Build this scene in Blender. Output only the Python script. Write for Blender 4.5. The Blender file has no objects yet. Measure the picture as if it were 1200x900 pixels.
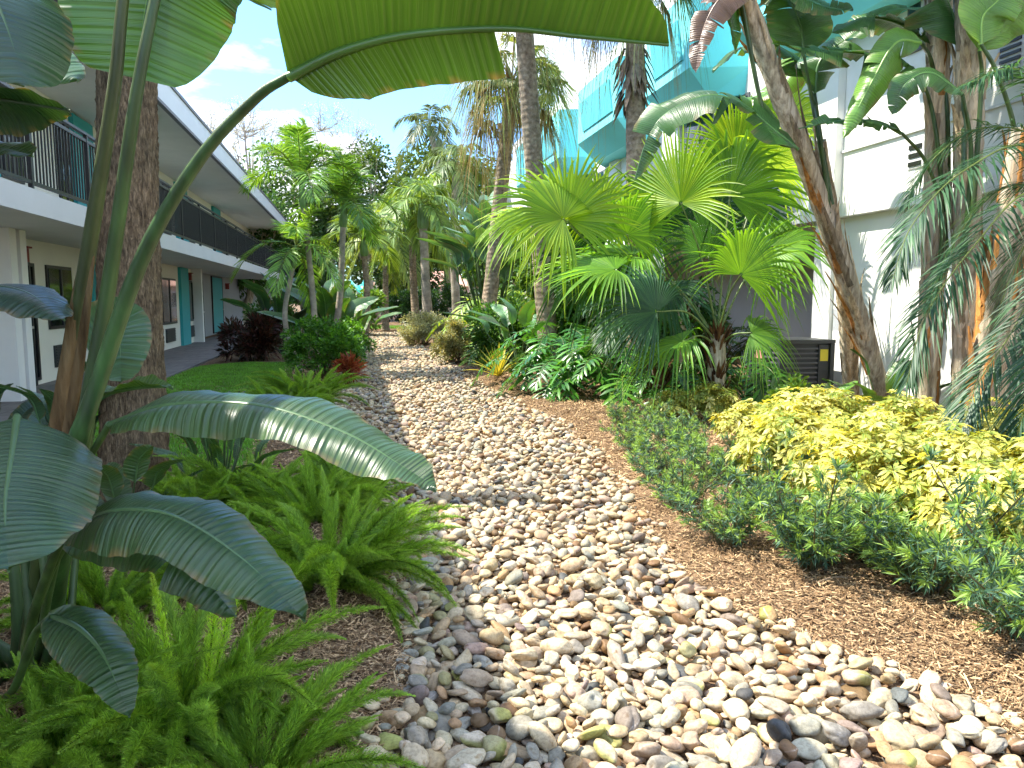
import bpy, math, random
import numpy as np
from mathutils import Vector, Matrix
random.seed(7)
rng = np.random.default_rng(7)
C = bpy.context.scene
col = C.collection
rad = math.radians

# ---------------------------------------------------------------- camera
H = 1.5
TH = math.atan(100 / 900)
cam = bpy.data.cameras.new('camera')
cam.sensor_width = 36
cam.lens = 27.0
cam.clip_end = 2000
cam.clip_start = 0.05
cam_o = bpy.data.objects.new('camera', cam)
col.objects.link(cam_o)
cam_o.location = (0, 0, H)
cam_o.rotation_euler = (math.pi / 2 - TH, 0, 0)
C.camera = cam_o

# ---------------------------------------------------------------- light
U = np.array([-0.2011, 0.9796, 0.0])       # direction both buildings run in
NL = np.array([-0.9796, -0.2011, 0.0])     # to the left of it
ZV = np.array([0, 0, 1.0])
tosun = 0.69 * NL + 0.22 * U + ZV
tosun /= np.linalg.norm(tosun)
sun = bpy.data.lights.new('sun', 'SUN')
sun.energy = 3.0
sun.angle = rad(0.5)
sun.color = (1.0, 0.93, 0.81)
sun_o = bpy.data.objects.new('sun', sun)
col.objects.link(sun_o)
sun_o.rotation_euler = Vector(tosun).to_track_quat('Z', 'Y').to_euler()
sun_o.location = (0, 0, 30)

world = bpy.data.worlds.new('World')
C.world = world
world.use_nodes = True
nt = world.node_tree
nt.nodes.clear()
def N(nt, typ, **kw):
    n = nt.nodes.new(typ)
    for k, v in kw.items():
        if k.startswith('i_'):
            n.inputs[k[2:].replace('_', ' ')].default_value = v
        else:
            setattr(n, k, v)
    return n
sky = N(nt, 'ShaderNodeTexSky', sky_type='NISHITA', sun_disc=False)
sky.sun_elevation = math.asin(tosun[2])
sky.sun_rotation = math.atan2(tosun[0], tosun[1])
sky.air_density = 1.2
sky.dust_density = 0.6
sky.ozone_density = 1.5
tc = N(nt, 'ShaderNodeTexCoord')
mp = N(nt, 'ShaderNodeMapping')
mp.inputs['Scale'].default_value = (1, 1, 2.4)
mp.inputs['Location'].default_value = (0.35, 0.1, 0.2)
nt.links.new(tc.outputs['Generated'], mp.inputs['Vector'])
nz = N(nt, 'ShaderNodeTexNoise', i_Scale=2.6, i_Detail=9.0, i_Roughness=0.58, i_Distortion=0.25)
nt.links.new(mp.outputs[0], nz.inputs['Vector'])
cr = N(nt, 'ShaderNodeMapRange', i_From_Min=0.45, i_From_Max=0.55)
nt.links.new(nz.outputs['Fac'], cr.inputs['Value'])
nz2 = N(nt, 'ShaderNodeTexNoise', i_Scale=6.0, i_Detail=6.0)
nt.links.new(mp.outputs[0], nz2.inputs['Vector'])
cc = N(nt, 'ShaderNodeMix', data_type='RGBA')
cc.inputs[6].default_value = (2.3, 2.8, 3.4, 1)
cc.inputs[7].default_value = (4.8, 4.8, 4.9, 1)
nt.links.new(nz2.outputs['Fac'], cc.inputs[0])
mx = N(nt, 'ShaderNodeMix', data_type='RGBA')
nt.links.new(cr.outputs[0], mx.inputs[0])
tn = N(nt, 'ShaderNodeMix', data_type='RGBA', blend_type='MULTIPLY'); tn.inputs[0].default_value = 1; tn.inputs[7].default_value = (.40, .62, .90, 1)
nt.links.new(sky.outputs[0], tn.inputs[6]); nt.links.new(tn.outputs[2], mx.inputs[6])
nt.links.new(cc.outputs[2], mx.inputs[7])
bg = N(nt, 'ShaderNodeBackground', i_Strength=0.15)
nt.links.new(mx.outputs[2], bg.inputs['Color'])
wo = N(nt, 'ShaderNodeOutputWorld')
nt.links.new(bg.outputs[0], wo.inputs['Surface'])

C.view_settings.view_transform = 'Standard'
C.view_settings.look = 'None'
C.view_settings.exposure = 2.05
C.view_settings.gamma = 1
C.view_settings.use_curve_mapping = False
C.render.engine = 'CYCLES'
C.cycles.max_bounces = 6
C.cycles.diffuse_bounces = 4
C.cycles.glossy_bounces = 2
C.cycles.transmission_bounces = 4
C.cycles.transparent_max_bounces = 4
C.cycles.use_denoising = True
C.cycles.adaptive_threshold = 0.02
C.cycles.sample_clamp_indirect = 8

# ---------------------------------------------------------------- coordinates
ct, st = math.cos(TH), math.sin(TH)
def W(px, py, Y):
    """world point seen at photo pixel (1200x900) at world distance Y ahead"""
    d = (px - 600) / 900; v = (py - 450) / 900
    dy = ct - v * st; dz = -st - v * ct
    t = Y / dy
    return np.array([d * t, Y, H + dz * t])
def G(px, py):
    """world point on the ground plane seen at a photo pixel"""
    v = (py - 450) / 900
    dy = ct - v * st; dz = -st - v * ct
    t = -H / dz
    return np.array([(px - 600) / 900 * t, dy * t, 0.0])
def PX(p):
    """photo pixel of world points (n,3)"""
    p = np.atleast_2d(p)
    zc = p[:, 1] * ct - (p[:, 2] - H) * st
    yc = p[:, 1] * st + (p[:, 2] - H) * ct
    return 600 + 900 * p[:, 0] / zc, 450 - 900 * yc / zc, zc
def B(s, p, z):
    """building coordinates: s along the buildings, p to the left of the camera line"""
    q = U * s + NL * p
    return np.array([q[0], q[1], z])
def S(px, p):
    """s of the point on plane p seen in photo column px"""
    d = (px - 600) / 900
    Y = p / (-d * 0.9796 - 0.2011)
    return d * Y * U[0] + Y * U[1]
def nrm(v):
    v = np.asarray(v, float)
    return v / np.maximum(np.linalg.norm(v, axis=-1, keepdims=True), 1e-9)

PATH_L = [G(405, 960), G(432, 900), G(466, 800), G(478, 740), G(470, 680), G(470, 620), G(440, 575), G(400, 520), G(390, 480), G(408, 450), G(425, 425), G(428, 405), G(436, 389)]
PATH_R = [G(1320, 960), G(1262, 900), G(1140, 815), G(1000, 765), G(880, 715), G(795, 668), G(755, 615), G(722, 560), G(692, 520), G(645, 490), G(585, 462), G(550, 444), G(520, 420), G(490, 405), G(472, 389)]
PATH = np.array([p[:2] for p in PATH_L] + [p[:2] for p in PATH_R[::-1]])
def seg_dist(P, poly):
    """distance of points to a closed polygon's outline, and inside mask"""
    P = np.atleast_2d(P)[:, :2]
    dmin = np.full(len(P), 1e9); inside = np.zeros(len(P), bool)
    n = len(poly)
    for i in range(n):
        a, b = poly[i], poly[(i + 1) % n]
        ab = b - a
        t = np.clip(((P - a) @ ab) / max(ab @ ab, 1e-12), 0, 1)
        d = np.linalg.norm(P - (a + t[:, None] * ab), axis=1)
        dmin = np.minimum(dmin, d)
        c = ((a[1] > P[:, 1]) != (b[1] > P[:, 1]))
        with np.errstate(divide='ignore', invalid='ignore'):
            xi = (b[0] - a[0]) * (P[:, 1] - a[1]) / (b[1] - a[1] + 1e-12) + a[0]
        inside ^= c & (P[:, 0] < xi)
    return dmin, inside
_r = np.random.default_rng(3)
_k = _r.normal(0, 1, (6, 2)) * np.array([[.6], [.9], [1.6], [2.6], [4.5], [7.]]); _ph = _r.uniform(0, 6.28, 6)
_am = np.array([.02, .015, .01, .008, .006, .004])
def gz(P):
    """height of the ground: a shallow creek bed with low mulch banks"""
    P = np.atleast_2d(np.asarray(P, float))[:, :2]
    d, ins = seg_dist(P, PATH)
    sd = np.where(ins, -d, d)
    z = -0.05 + 0.11 * np.clip((sd + 0.12) / 0.5, 0, 1) ** 1.0
    z = z + (np.sin(P @ _k.T + _ph) * _am).sum(1) * np.clip(sd + .3, 0.2, 1)
    s = P @ U[:2]; p = P @ NL[:2]
    k = np.clip((p - 2.9) / .5, 0, 1)           # levels out at the walkway
    return z * (1 - k) + (-0.01) * k
def gz1(x, y):
    return float(gz([[x, y]])[0])
def on(px, py):
    g = G(px, py); g[2] = gz1(g[0], g[1]); return g
def at(px, Y):
    x = (px - 600) / 900 * Y
    return np.array([x, Y, gz1(x, Y)])

# ---------------------------------------------------------------- mesh building
class MB:
    def __init__(s): s.V = []; s.F = {}; s.c = []; s.uv = []; s.n = 0
    def add(s, V, F, color=(1, 1, 1), uv=None):
        V = np.asarray(V, float).reshape(-1, 3); F = np.asarray(F, int)
        k = F.shape[1]
        s.F.setdefault(k, []).append(F + s.n)
        s.V.append(V)
        c = np.asarray(color, float)
        if c.ndim == 1: c = np.tile(c, (len(V), 1))
        s.c.append(c)
        s.uv.append(np.zeros((len(V), 2)) if uv is None else np.asarray(uv, float))
        s.n += len(V)
        return s
    def box(s, lo, hi, color=(1, 1, 1), f=None):
        """box in lo..hi; f maps the corners to world"""
        (x0, y0, z0), (x1, y1, z1) = lo, hi
        V = np.array([[x0,y0,z0],[x1,y0,z0],[x1,y1,z0],[x0,y1,z0],[x0,y0,z1],[x1,y0,z1],[x1,y1,z1],[x0,y1,z1]], float)
        if f is not None: V = np.array([f(*v) for v in V])
        return s.add(V, [[0,3,2,1],[4,5,6,7],[0,1,5,4],[1,2,6,5],[2,3,7,6],[3,0,4,7]], color)
    def build(s, name, m, parent=None, smooth=True, loc=None):
        me = bpy.data.meshes.new(name)
        V = np.concatenate(s.V); c = np.concatenate(s.c); uv = np.concatenate(s.uv)
        if loc is not None: V = V - np.asarray(loc)
        ls, tot = [], []
        for k, fl in s.F.items():
            f = np.concatenate(fl); ls.append(f.ravel()); tot.append(np.full(len(f), k))
        ls = np.concatenate(ls); tot = np.concatenate(tot)
        me.vertices.add(len(V)); me.vertices.foreach_set('co', V.ravel())
        me.loops.add(len(ls)); me.loops.foreach_set('vertex_index', ls.astype(np.int32))
        me.polygons.add(len(tot))
        me.polygons.foreach_set('loop_start', np.concatenate([[0], np.cumsum(tot)[:-1]]).astype(np.int32))
        me.polygons.foreach_set('loop_total', tot.astype(np.int32))
        me.polygons.foreach_set('use_smooth', np.full(len(tot), smooth))
        me.update(calc_edges=True)
        a = me.color_attributes.new('Col', 'FLOAT_COLOR', 'POINT')
        a.data.foreach_set('color', np.concatenate([c, np.ones((len(c), 1))], 1).ravel())
        u = me.uv_layers.new(name='UVMap')
        u.data.foreach_set('uv', uv[ls].ravel())
        me.materials.append(m)
        o = bpy.data.objects.new(name, me)
        col.objects.link(o)
        if parent is not None:
            o.parent = parent
        if loc is not None: o.location = loc
        return o
def tag(o, label=None, cat=None, group=None, kind=None):
    if label: o['label'] = label
    if cat: o['category'] = cat
    if group: o['group'] = group
    if kind: o['kind'] = kind
    return o
def thing(name, label, cat, loc=(0, 0, 0), group=None, rz=0):
    o = bpy.data.objects.new(name, None); col.objects.link(o)
    o.empty_display_size = 0.1
    o.location = loc; o.rotation_euler = (0, 0, rz)
    return tag(o, label, cat, group)
def copy_tree(o, parent=None):
    c = o.copy(); col.objects.link(c); c.parent = parent
    for ch in list(o.children): copy_tree(ch, c)
    return c

def smoothpath(pts, n):
    P = np.array(pts, float)
    if len(P) == 2: P = np.array([P[0], (P[0] + P[1]) / 2, P[1]])
    Q = np.vstack([2 * P[0] - P[1], P, 2 * P[-1] - P[-2]])
    out = []
    m = len(P) - 1
    ts = np.linspace(0, m, n)
    for t in ts:
        i = min(int(t), m - 1); f = t - i
        a, b, c_, d = Q[i], Q[i + 1], Q[i + 2], Q[i + 3]
        out.append(0.5 * ((2 * b) + (-a + c_) * f + (2 * a - 5 * b + 4 * c_ - d) * f * f + (-a + 3 * b - 3 * c_ + d) * f ** 3))
    return np.array(out)
def tangents(P):
    return nrm(np.gradient(P, axis=0))
def tube(mb, P, r, k=8, color=(1, 1, 1), rough=0.0, cap=True, flat=1.0):
    P = np.asarray(P, float); n = len(P)
    r = np.broadcast_to(np.asarray(r, float), (n,))
    T = tangents(P)
    ref = np.array([0, 0, 1.0]) if abs(T[:, 2]).mean() < 0.75 else np.array([1.0, 0.1, 0])
    X = nrm(np.cross(T, ref)); Yv = np.cross(T, X)
    a = np.linspace(0, 2 * np.pi, k, endpoint=False)
    rr = r[:, None] * (1 + rough * rng.uniform(-1, 1, (n, k)))
    V = P[:, None] + rr[..., None] * (np.cos(a)[None, :, None] * X[:, None] + flat * np.sin(a)[None, :, None] * Yv[:, None])
    i, j = np.meshgrid(np.arange(n - 1), np.arange(k), indexing='ij')
    j2 = (j + 1) % k
    F = np.stack([i * k + j, i * k + j2, (i + 1) * k + j2, (i + 1) * k + j], -1).reshape(-1, 4)
    L = np.concatenate([[0], np.cumsum(np.linalg.norm(np.diff(P, axis=0), axis=1))])
    uv = np.stack(np.broadcast_arrays((a / 6.283)[None, :], L[:, None]), -1).reshape(-1, 2)
    c = color
    if np.ndim(color) == 2: c = np.repeat(np.asarray(color), k, axis=0)
    mb.add(V.reshape(-1, 3), F, c, uv)
    if cap:
        base = V[-1]; cv = np.vstack([base, P[-1:]])
        ci = np.arange(k)
        cc_ = color if np.ndim(color) == 1 else np.asarray(color)[-1]
        mb.add(cv, np.stack([ci, (ci + 1) % k, np.full(k, k)], -1), cc_)
    return mb
PROF = {
    'lance': lambda t: np.sin(np.pi * np.clip(t, 0, 1) ** 0.75) ** 0.9,
    'oval': lambda t: np.sqrt(np.clip(1 - (2 * t - 1) ** 2, 0, 1)),
    'strap': lambda t: np.clip(t * 6 + .5, 0, 1) * np.clip((1 - t) * 2.2, 0, 1) ** 0.8,
    'blade': lambda t: (1 - t) ** 0.7,
    'obov': lambda t: np.sin(np.pi * np.clip(t, 0, 1) ** 1.4) ** 0.8,
}
def leaves(mb, base, d, n, L, w, droop=0.0, segs=3, prof='lance', color=(1, 1, 1), fold=0.15, curl=0.0):
    """many leaves at once: base (N,3), direction, normal, length, half width"""
    base = np.atleast_2d(base); Nn = len(base)
    d = nrm(np.broadcast_to(d, (Nn, 3))); n = np.broadcast_to(n, (Nn, 3))
    side = nrm(np.cross(d, n)); n = nrm(np.cross(side, d))
    L = np.broadcast_to(L, (Nn,)).astype(float); w = np.broadcast_to(w, (Nn,)).astype(float); droop = np.broadcast_to(droop, (Nn,)).astype(float)
    t = np.linspace(0, 1, segs + 1)
    pr = PROF[prof](t)
    C_ = base[:, None] + d[:, None] * (L[:, None] * t)[..., None] - ZV * (droop[:, None] * L[:, None] * t ** 2)[..., None] + n[:, None] * (curl * L[:, None] * t ** 2)[..., None]
    wv = (w[:, None] * pr)[..., None]
    A = C_ - side[:, None] * wv + n[:, None] * wv * fold
    Bv = C_ + side[:, None] * wv + n[:, None] * wv * fold
    if fold:
        V = np.stack([A, C_, Bv], 2)        # N, segs+1, 3, 3
        k = 3
    else:
        V = np.stack([A, Bv], 2); k = 2
    m = (segs + 1) * k
    fs = []
    for i in range(segs):
        for j in range(k - 1):
            fs.append([i * k + j, i * k + j + 1, (i + 1) * k + j + 1, (i + 1) * k + j])
    F = (np.array(fs)[None] + (np.arange(Nn) * m)[:, None, None]).reshape(-1, 4)
    c = np.asarray(color, float)
    if c.ndim == 2: c = np.repeat(c, m, axis=0)
    uv = np.zeros((Nn, segs + 1, k, 2)); uv[..., 1] = t[None, :, None]; uv[..., 0] = np.linspace(0, 1, k)[None, None, :]
    mb.add(V.reshape(-1, 3), F, c, uv.reshape(-1, 2))
    return mb
def vary(c1, c2, n, j=0.12, r=None):
    r = rng if r is None else r
    f = r.random((n, 1)) ** 1.3
    c = np.array(c1) * (1 - f) + np.array(c2) * f
    return np.clip(c * (1 + r.uniform(-j, j, (n, 1))), 0, 1)
def randdir(n, up=0.0):
    v = rng.normal(0, 1, (n, 3)); v = nrm(v); v[:, 2] += up
    return nrm(v)

# ---------------------------------------------------------------- materials
def base_mat(name, rough=0.6, spec=0.5):
    m = bpy.data.materials.new(name); m.use_nodes = True
    t = m.node_tree; t.nodes.clear()
    out = N(t, 'ShaderNodeOutputMaterial')
    p = N(t, 'ShaderNodeBsdfPrincipled', i_Roughness=rough)
    p.inputs['Specular IOR Level'].default_value = spec
    t.links.new(p.outputs[0], out.inputs['Surface'])
    return m, t, p, out
def mul(t, a, b, fac=1.0, mode='MULTIPLY'):
    n = N(t, 'ShaderNodeMix', data_type='RGBA', blend_type=mode)
    n.inputs[0].default_value = fac
    for s, x in ((6, a), (7, b)):
        if isinstance(x, tuple): n.inputs[s].default_value = (*x[:3], 1)
        else: t.links.new(x, n.inputs[s])
    return n.outputs[2]
def noise(t, scale, detail=4, vec=None, rough=.55, kind='ShaderNodeTexNoise'):
    n = N(t, kind, i_Scale=scale)
    if kind == 'ShaderNodeTexNoise':
        n.inputs['Detail'].default_value = detail; n.inputs['Roughness'].default_value = rough
    if vec is not None: t.links.new(vec, n.inputs['Vector'])
    return n
def ramp(t, src, stops):
    r = N(t, 'ShaderNodeValToRGB'); e = r.color_ramp.elements
    while len(e) < len(stops): e.new(0.5)
    for k, (pos, c) in enumerate(stops):
        e[k].position = pos; e[k].color = (*c, 1) if len(c) == 3 else c
    t.links.new(src, r.inputs[0])
    return r.outputs[0]
def pos(t, scale=(1, 1, 1)):
    g = N(t, 'ShaderNodeTexCoord'); m = N(t, 'ShaderNodeMapping')
    m.inputs['Scale'].default_value = scale
    t.links.new(g.outputs['Object'], m.inputs[0])
    return m.outputs[0]
def bump(t, p, src, strength=.5, dist=.01):
    b = N(t, 'ShaderNodeBump', i_Strength=strength, i_Distance=dist)
    t.links.new(src, b.inputs['Height']); t.links.new(b.outputs[0], p.inputs['Normal'])
    return b
def colmat(name, rough=.6, spec=.5, nscale=8, lo=.75, hi=1.2, bs=.3, bd=.01, bscale=30, metal=0, stretch=(1, 1, 1)):
    """colour from the mesh's own paint, broken up by noise"""
    m, t, p, out = base_mat(name, rough, spec)
    a = N(t, 'ShaderNodeAttribute', attribute_name='Col')
    v = pos(t, stretch)
    n = noise(t, nscale, 6, v)
    r = ramp(t, n.outputs['Fac'], [(.3, (lo,) * 3), (.7, (hi,) * 3)])
    t.links.new(mul(t, a.outputs['Color'], r), p.inputs['Base Color'])
    p.inputs['Metallic'].default_value = metal
    if bs:
        n2 = noise(t, bscale, 5, v)
        bump(t, p, n2.outputs['Fac'], bs, bd)
    return m
def leafmat(name, rough=.42, trans=.35, spec=.5, tint=(1.5, 1.25, .45), veins=None, nscale=3, bumpamt=.25):
    m, t, p, out = base_mat(name, rough, spec)
    a = N(t, 'ShaderNodeAttribute', attribute_name='Col')
    n = noise(t, nscale, 3, pos(t))
    r = ramp(t, n.outputs['Fac'], [(.3, (.75,) * 3), (.72, (1.25,) * 3)])
    c = mul(t, a.outputs['Color'], r)
    if veins:
        u = N(t, 'ShaderNodeUVMap'); sx = N(t, 'ShaderNodeSeparateXYZ'); t.links.new(u.outputs[0], sx.inputs[0])
        ab = N(t, 'ShaderNodeMath', operation='ABSOLUTE'); t.links.new(sx.outputs[0], ab.inputs[0])
        mm = N(t, 'ShaderNodeMath', operation='MULTIPLY_ADD'); mm.inputs[1].default_value = 0
        t.links.new(ab.outputs[0], mm.inputs[0]); t.links.new(sx.outputs[1], mm.inputs[2])
        k = N(t, 'ShaderNodeMath', operation='MULTIPLY'); k.inputs[1].default_value = veins; t.links.new(mm.outputs[0], k.inputs[0])
        nn = noise(t, 1.3, 3); nn.noise_dimensions = '1D'; t.links.new(k.outputs[0], nn.inputs['W'])
        sn = N(t, 'ShaderNodeMath', operation='SINE')
        k2 = N(t, 'ShaderNodeMath', operation='MULTIPLY'); k2.inputs[1].default_value = 5.2; t.links.new(k.outputs[0], k2.inputs[0])
        t.links.new(k2.outputs[0], sn.inputs[0])
        ad = N(t, 'ShaderNodeMath', operation='MULTIPLY_ADD'); ad.inputs[1].default_value = .16
        t.links.new(sn.outputs[0], ad.inputs[0]); t.links.new(nn.outputs['Fac'], ad.inputs[2])
        r2 = ramp(t, ad.outputs[0], [(.2, (.84, .87, .82)), (.5, (1.0, 1.0, 1.0)), (.78, (1.22, 1.2, 1.1))])
        c = mul(t, c, r2)
        bump(t, p, ad.outputs[0], bumpamt, .012)
    t.links.new(c, p.inputs['Base Color'])
    tr = N(t, 'ShaderNodeBsdfTranslucent')
    t.links.new(mul(t, c, tint), tr.inputs['Color'])
    mx = N(t, 'ShaderNodeMixShader'); mx.inputs[0].default_value = trans
    t.links.new(p.outputs[0], mx.inputs[1]); t.links.new(tr.outputs[0], mx.inputs[2])
    t.links.new(mx.outputs[0], out.inputs['Surface'])
    return m
M = {}
M['leaf'] = leafmat('leaf', .45, .4)
M['gloss'] = leafmat('glossy_leaf', .3, .33, .6)
M['needle'] = leafmat('needle_leaf', .5, .42, tint=(1.4, 1.3, .4))
M['paddle'] = leafmat('paddle_leaf', .32, .25, .7, tint=(1.7, 1.5, .35), veins=62, bumpamt=.55)
M['fan'] = leafmat('fan_leaf', .4, .5, .5, tint=(1.8, 1.5, .35), nscale=1.5)
M['dry'] = leafmat('dry_leaf', .8, .2, .2, tint=(1.2, .9, .6))
M['stalk'] = colmat('green_stalk', .42, .5, 4, .55, 1.4, .25, .004, 22, stretch=(6, 6, .6))
M['wood'] = colmat('thin_wood', .85, .3, 12, .6, 1.25, .6, .01, 40)
def bark(name, stretch, c1, c2, c3, nscale=6, bs=1.0, bd=.03, ring=None):
    m, t, p, out = base_mat(name, .9, .2)
    v = pos(t, stretch)
    n = noise(t, nscale, 8, v, .65)
    n2 = noise(t, nscale * .35, 4, v)
    n3 = noise(t, 1.1, 3, pos(t))
    c = ramp(t, n.outputs['Fac'], [(.3, c1), (.5, c2), (.72, c3)])
    c = mul(t, c, ramp(t, n2.outputs['Fac'], [(.3, (.6,) * 3), (.7, (1.25,) * 3)]))
    c = mul(t, c, ramp(t, n3.outputs['Fac'], [(.35, (.8, .85, .75)), (.65, (1.2, 1.12, 1.0))]))
    a = N(t, 'ShaderNodeAttribute', attribute_name='Col')
    t.links.new(mul(t, c, a.outputs['Color']), p.inputs['Base Color'])
    h = n.outputs['Fac']
    if ring:
        wv = N(t, 'ShaderNodeTexWave', bands_direction='Z', i_Scale=ring, i_Distortion=1.5, i_Detail=2.0)
        t.links.new(pos(t), wv.inputs['Vector'])
        ad = N(t, 'ShaderNodeMath', operation='MULTIPLY_ADD'); ad.inputs[1].default_value = .5
        t.links.new(wv.outputs['Fac'], ad.inputs[0]); t.links.new(h, ad.inputs[2]); h = ad.outputs[0]
    bump(t, p, h, bs, bd)
    return m
M['bark'] = bark('fissured_bark', (15, 15, 3.2), (.045, .034, .025), (.20, .15, .10), (.44, .34, .23), 4.5, 1.0, .05)
M['palmbark'] = bark('palm_bark', (3, 3, 3), (.12, .09, .07), (.27, .22, .17), (.40, .34, .28), 5, .6, .02, 3)
M['greybark'] = bark('smooth_palm_bark', (2, 2, 2), (.2, .18, .16), (.34, .31, .28), (.46, .42, .38), 3, .4, .01, 4)
M['sheath'] = bark('peeling_sheath', (9, 9, .7), (.20, .155, .12), (.52, .44, .35), (.76, .70, .60), 3.0, .9, .03)
def stonemat():
    m, t, p, out = base_mat('river_stone', .62, .35)
    a = N(t, 'ShaderNodeAttribute', attribute_name='Col')
    g = N(t, 'ShaderNodeNewGeometry')
    n = noise(t, 14, 5, g.outputs['Position'], .6); n2 = noise(t, 90, 4, g.outputs['Position'], .7)
    n3 = noise(t, 26, 3, g.outputs['Position'], .5)
    c = mul(t, a.outputs['Color'], ramp(t, n.outputs['Fac'], [(.32, (.72, .68, .62)), (.68, (1.10, 1.08, 1.02))]))
    c = mul(t, c, ramp(t, n2.outputs['Fac'], [(.34, (.72, .70, .67)), (.56, (1.04, 1.04, 1.04))]))
    c = mul(t, c, ramp(t, n3.outputs['Fac'], [(.62, (1, 1, 1)), (.74, (.62, .5, .36))]))
    t.links.new(c, p.inputs['Base Color'])
    bump(t, p, n2.outputs['Fac'], .45, .004)
    return m
M['stone'] = stonemat()
def soilmat():
    m, t, p, out = base_mat('mulch_ground', .95, .15)
    v = pos(t)
    mp_ = N(t, 'ShaderNodeMapping'); mp_.inputs['Scale'].default_value = (1, .35, 1); t.links.new(v, mp_.inputs[0])
    n = noise(t, 55, 6, v, .75); vo = noise(t, 45, kind='ShaderNodeTexVoronoi', vec=mp_.outputs[0]); n3 = noise(t, 2.5, 4, v)
    c = ramp(t, n.outputs['Fac'], [(.3, (.035, .02, .012)), (.5, (.16, .10, .055)), (.7, (.40, .28, .17))])
    c = mul(t, c, ramp(t, n3.outputs['Fac'], [(.3, (.7,) * 3), (.7, (1.3,) * 3)]))
    t.links.new(c, p.inputs['Base Color'])
    bump(t, p, vo.outputs['Distance'], 1, .02)
    return m
M['soil'] = soilmat()
M['chip'] = colmat('bark_chip', .9, .2, 60, .7, 1.25, .5, .004, 90)
def plain(name, c, rough=.7, spec=.4, var=.12, scale=1.5, bs=.15, bd=.003, bscale=60, metal=0):
    m, t, p, out = base_mat(name, rough, spec)
    v = pos(t)
    n = noise(t, scale, 8, v, .7)
    r = ramp(t, n.outputs['Fac'], [(.3, (1 - var,) * 3), (.7, (1 + var * .6,) * 3)])
    t.links.new(mul(t, tuple(c), r), p.inputs['Base Color'])
    p.inputs['Metallic'].default_value = metal
    n2 = noise(t, bscale, 4, v); bump(t, p, n2.outputs['Fac'], bs, bd)
    return m
M['white_wall'] = plain('white_stucco', (.80, .80, .77), .8, .3, .07, .8, .35, .004, 90)
M['cream_wall'] = plain('cream_stucco', (.86, .83, .74), .8, .3, .05, 1, .2, .003)
M['soffit'] = plain('soffit_paint', (.66, .66, .63), .7, .3, .08)
M['fascia'] = plain('fascia_metal', (.62, .63, .64), .45, .5, .05)
M['trim'] = plain('dark_trim', (.10, .10, .11), .5)
M['teal'] = plain('teal_paint', (.03, .36, .40), .55, .4, .06)
M['aqua'] = plain('aqua_paint', (.20, .74, .80), .7, .4, .06, 1)
M['aqua_dark'] = plain('aqua_inset', (.07, .45, .52), .6, .4, .05, 1)
M['grey_wall'] = plain('grey_paint', (.36, .38, .40), .8, .3, .06)
M['black'] = plain('black_metal', (.012, .012, .014), .4, .5, .1)
M['unit'] = plain('grey_cabinet_paint', (.035, .04, .042), .5, .5, .1)
M['red'] = plain('red_enamel', (.25, .03, .02), .5)
M['blue'] = plain('blue_plate', (.03, .06, .22), .5)
M['yellow'] = plain('yellow_sticker', (.75, .6, .05), .6)
M['pink_label'] = plain('pink_label', (.6, .25, .22), .6)
M['plate'] = plain('silver_plate', (.5, .5, .5), .4)
M['terracotta'] = plain('roof_tile', (.5, .28, .2), .8)
M['pink_wall'] = plain('pink_stucco', (.66, .5, .42), .8)
M['concrete'] = plain('concrete', (.42, .40, .37), .9, .2, .2, 2, .4, .005)
def pavemat():
    m, t, p, out = base_mat('walkway_concrete', .75, .3)
    v = pos(t)
    n = noise(t, 3, 8, v, .7)
    br = N(t, 'ShaderNodeTexBrick'); br.offset = .5
    br.inputs['Scale'].default_value = 1; br.inputs['Brick Width'].default_value = .6; br.inputs['Row Height'].default_value = .6
    br.inputs['Mortar Size'].default_value = .008
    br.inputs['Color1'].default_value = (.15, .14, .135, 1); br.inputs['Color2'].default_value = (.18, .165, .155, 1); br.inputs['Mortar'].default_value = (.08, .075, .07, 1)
    mp_ = N(t, 'ShaderNodeMapping'); mp_.inputs['Rotation'].default_value = (0, 0, rad(-11.6)); t.links.new(v, mp_.inputs[0]); t.links.new(mp_.outputs[0], br.inputs['Vector'])
    t.links.new(mul(t, br.outputs['Color'], ramp(t, n.outputs['Fac'], [(.3, (.7,) * 3), (.7, (1.2,) * 3)])), p.inputs['Base Color'])
    return m
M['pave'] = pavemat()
def glassmat():
    m, t, p, out = base_mat('window_glass', .06, .8)
    p.inputs['Base Color'].default_value = (.012, .016, .018, 1)
    return m
M['glass'] = glassmat()

# ================================================================ the ground
def ground():
    def axis(a, b, step, far):
        mid = np.arange(a, b + 1e-6, step); out = []
        d = step; x = b
        while x < far: d *= 1.35; x += d; out.append(x)
        lo = []; d = step; x = a
        while x > -far: d *= 1.35; x -= d; lo.append(x)
        return np.concatenate([lo[::-1], mid, out])
    xs = axis(-7, 7, .1, 700); ys = axis(0, 24, .1, 900)
    X, Y = np.meshgrid(xs, ys, indexing='ij')
    P = np.stack([X.ravel(), Y.ravel()], 1)
    Z = gz(P)
    far = np.linalg.norm(P, axis=1) > 60
    Z = np.where(far, 0, Z)
    Z = np.where(P @ NL[:2] > 3.45, -.03, Z)
    nx, ny = X.shape
    i, j = np.meshgrid(np.arange(nx - 1), np.arange(ny - 1), indexing='ij')
    F = np.stack([i * ny + j, (i + 1) * ny + j, (i + 1) * ny + j + 1, i * ny + j + 1], -1).reshape(-1, 4)
    mb = MB(); mb.add(np.column_stack([P, Z]), F)
    tag(mb.build('ground', M['soil']), kind='structure')
ground()

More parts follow.
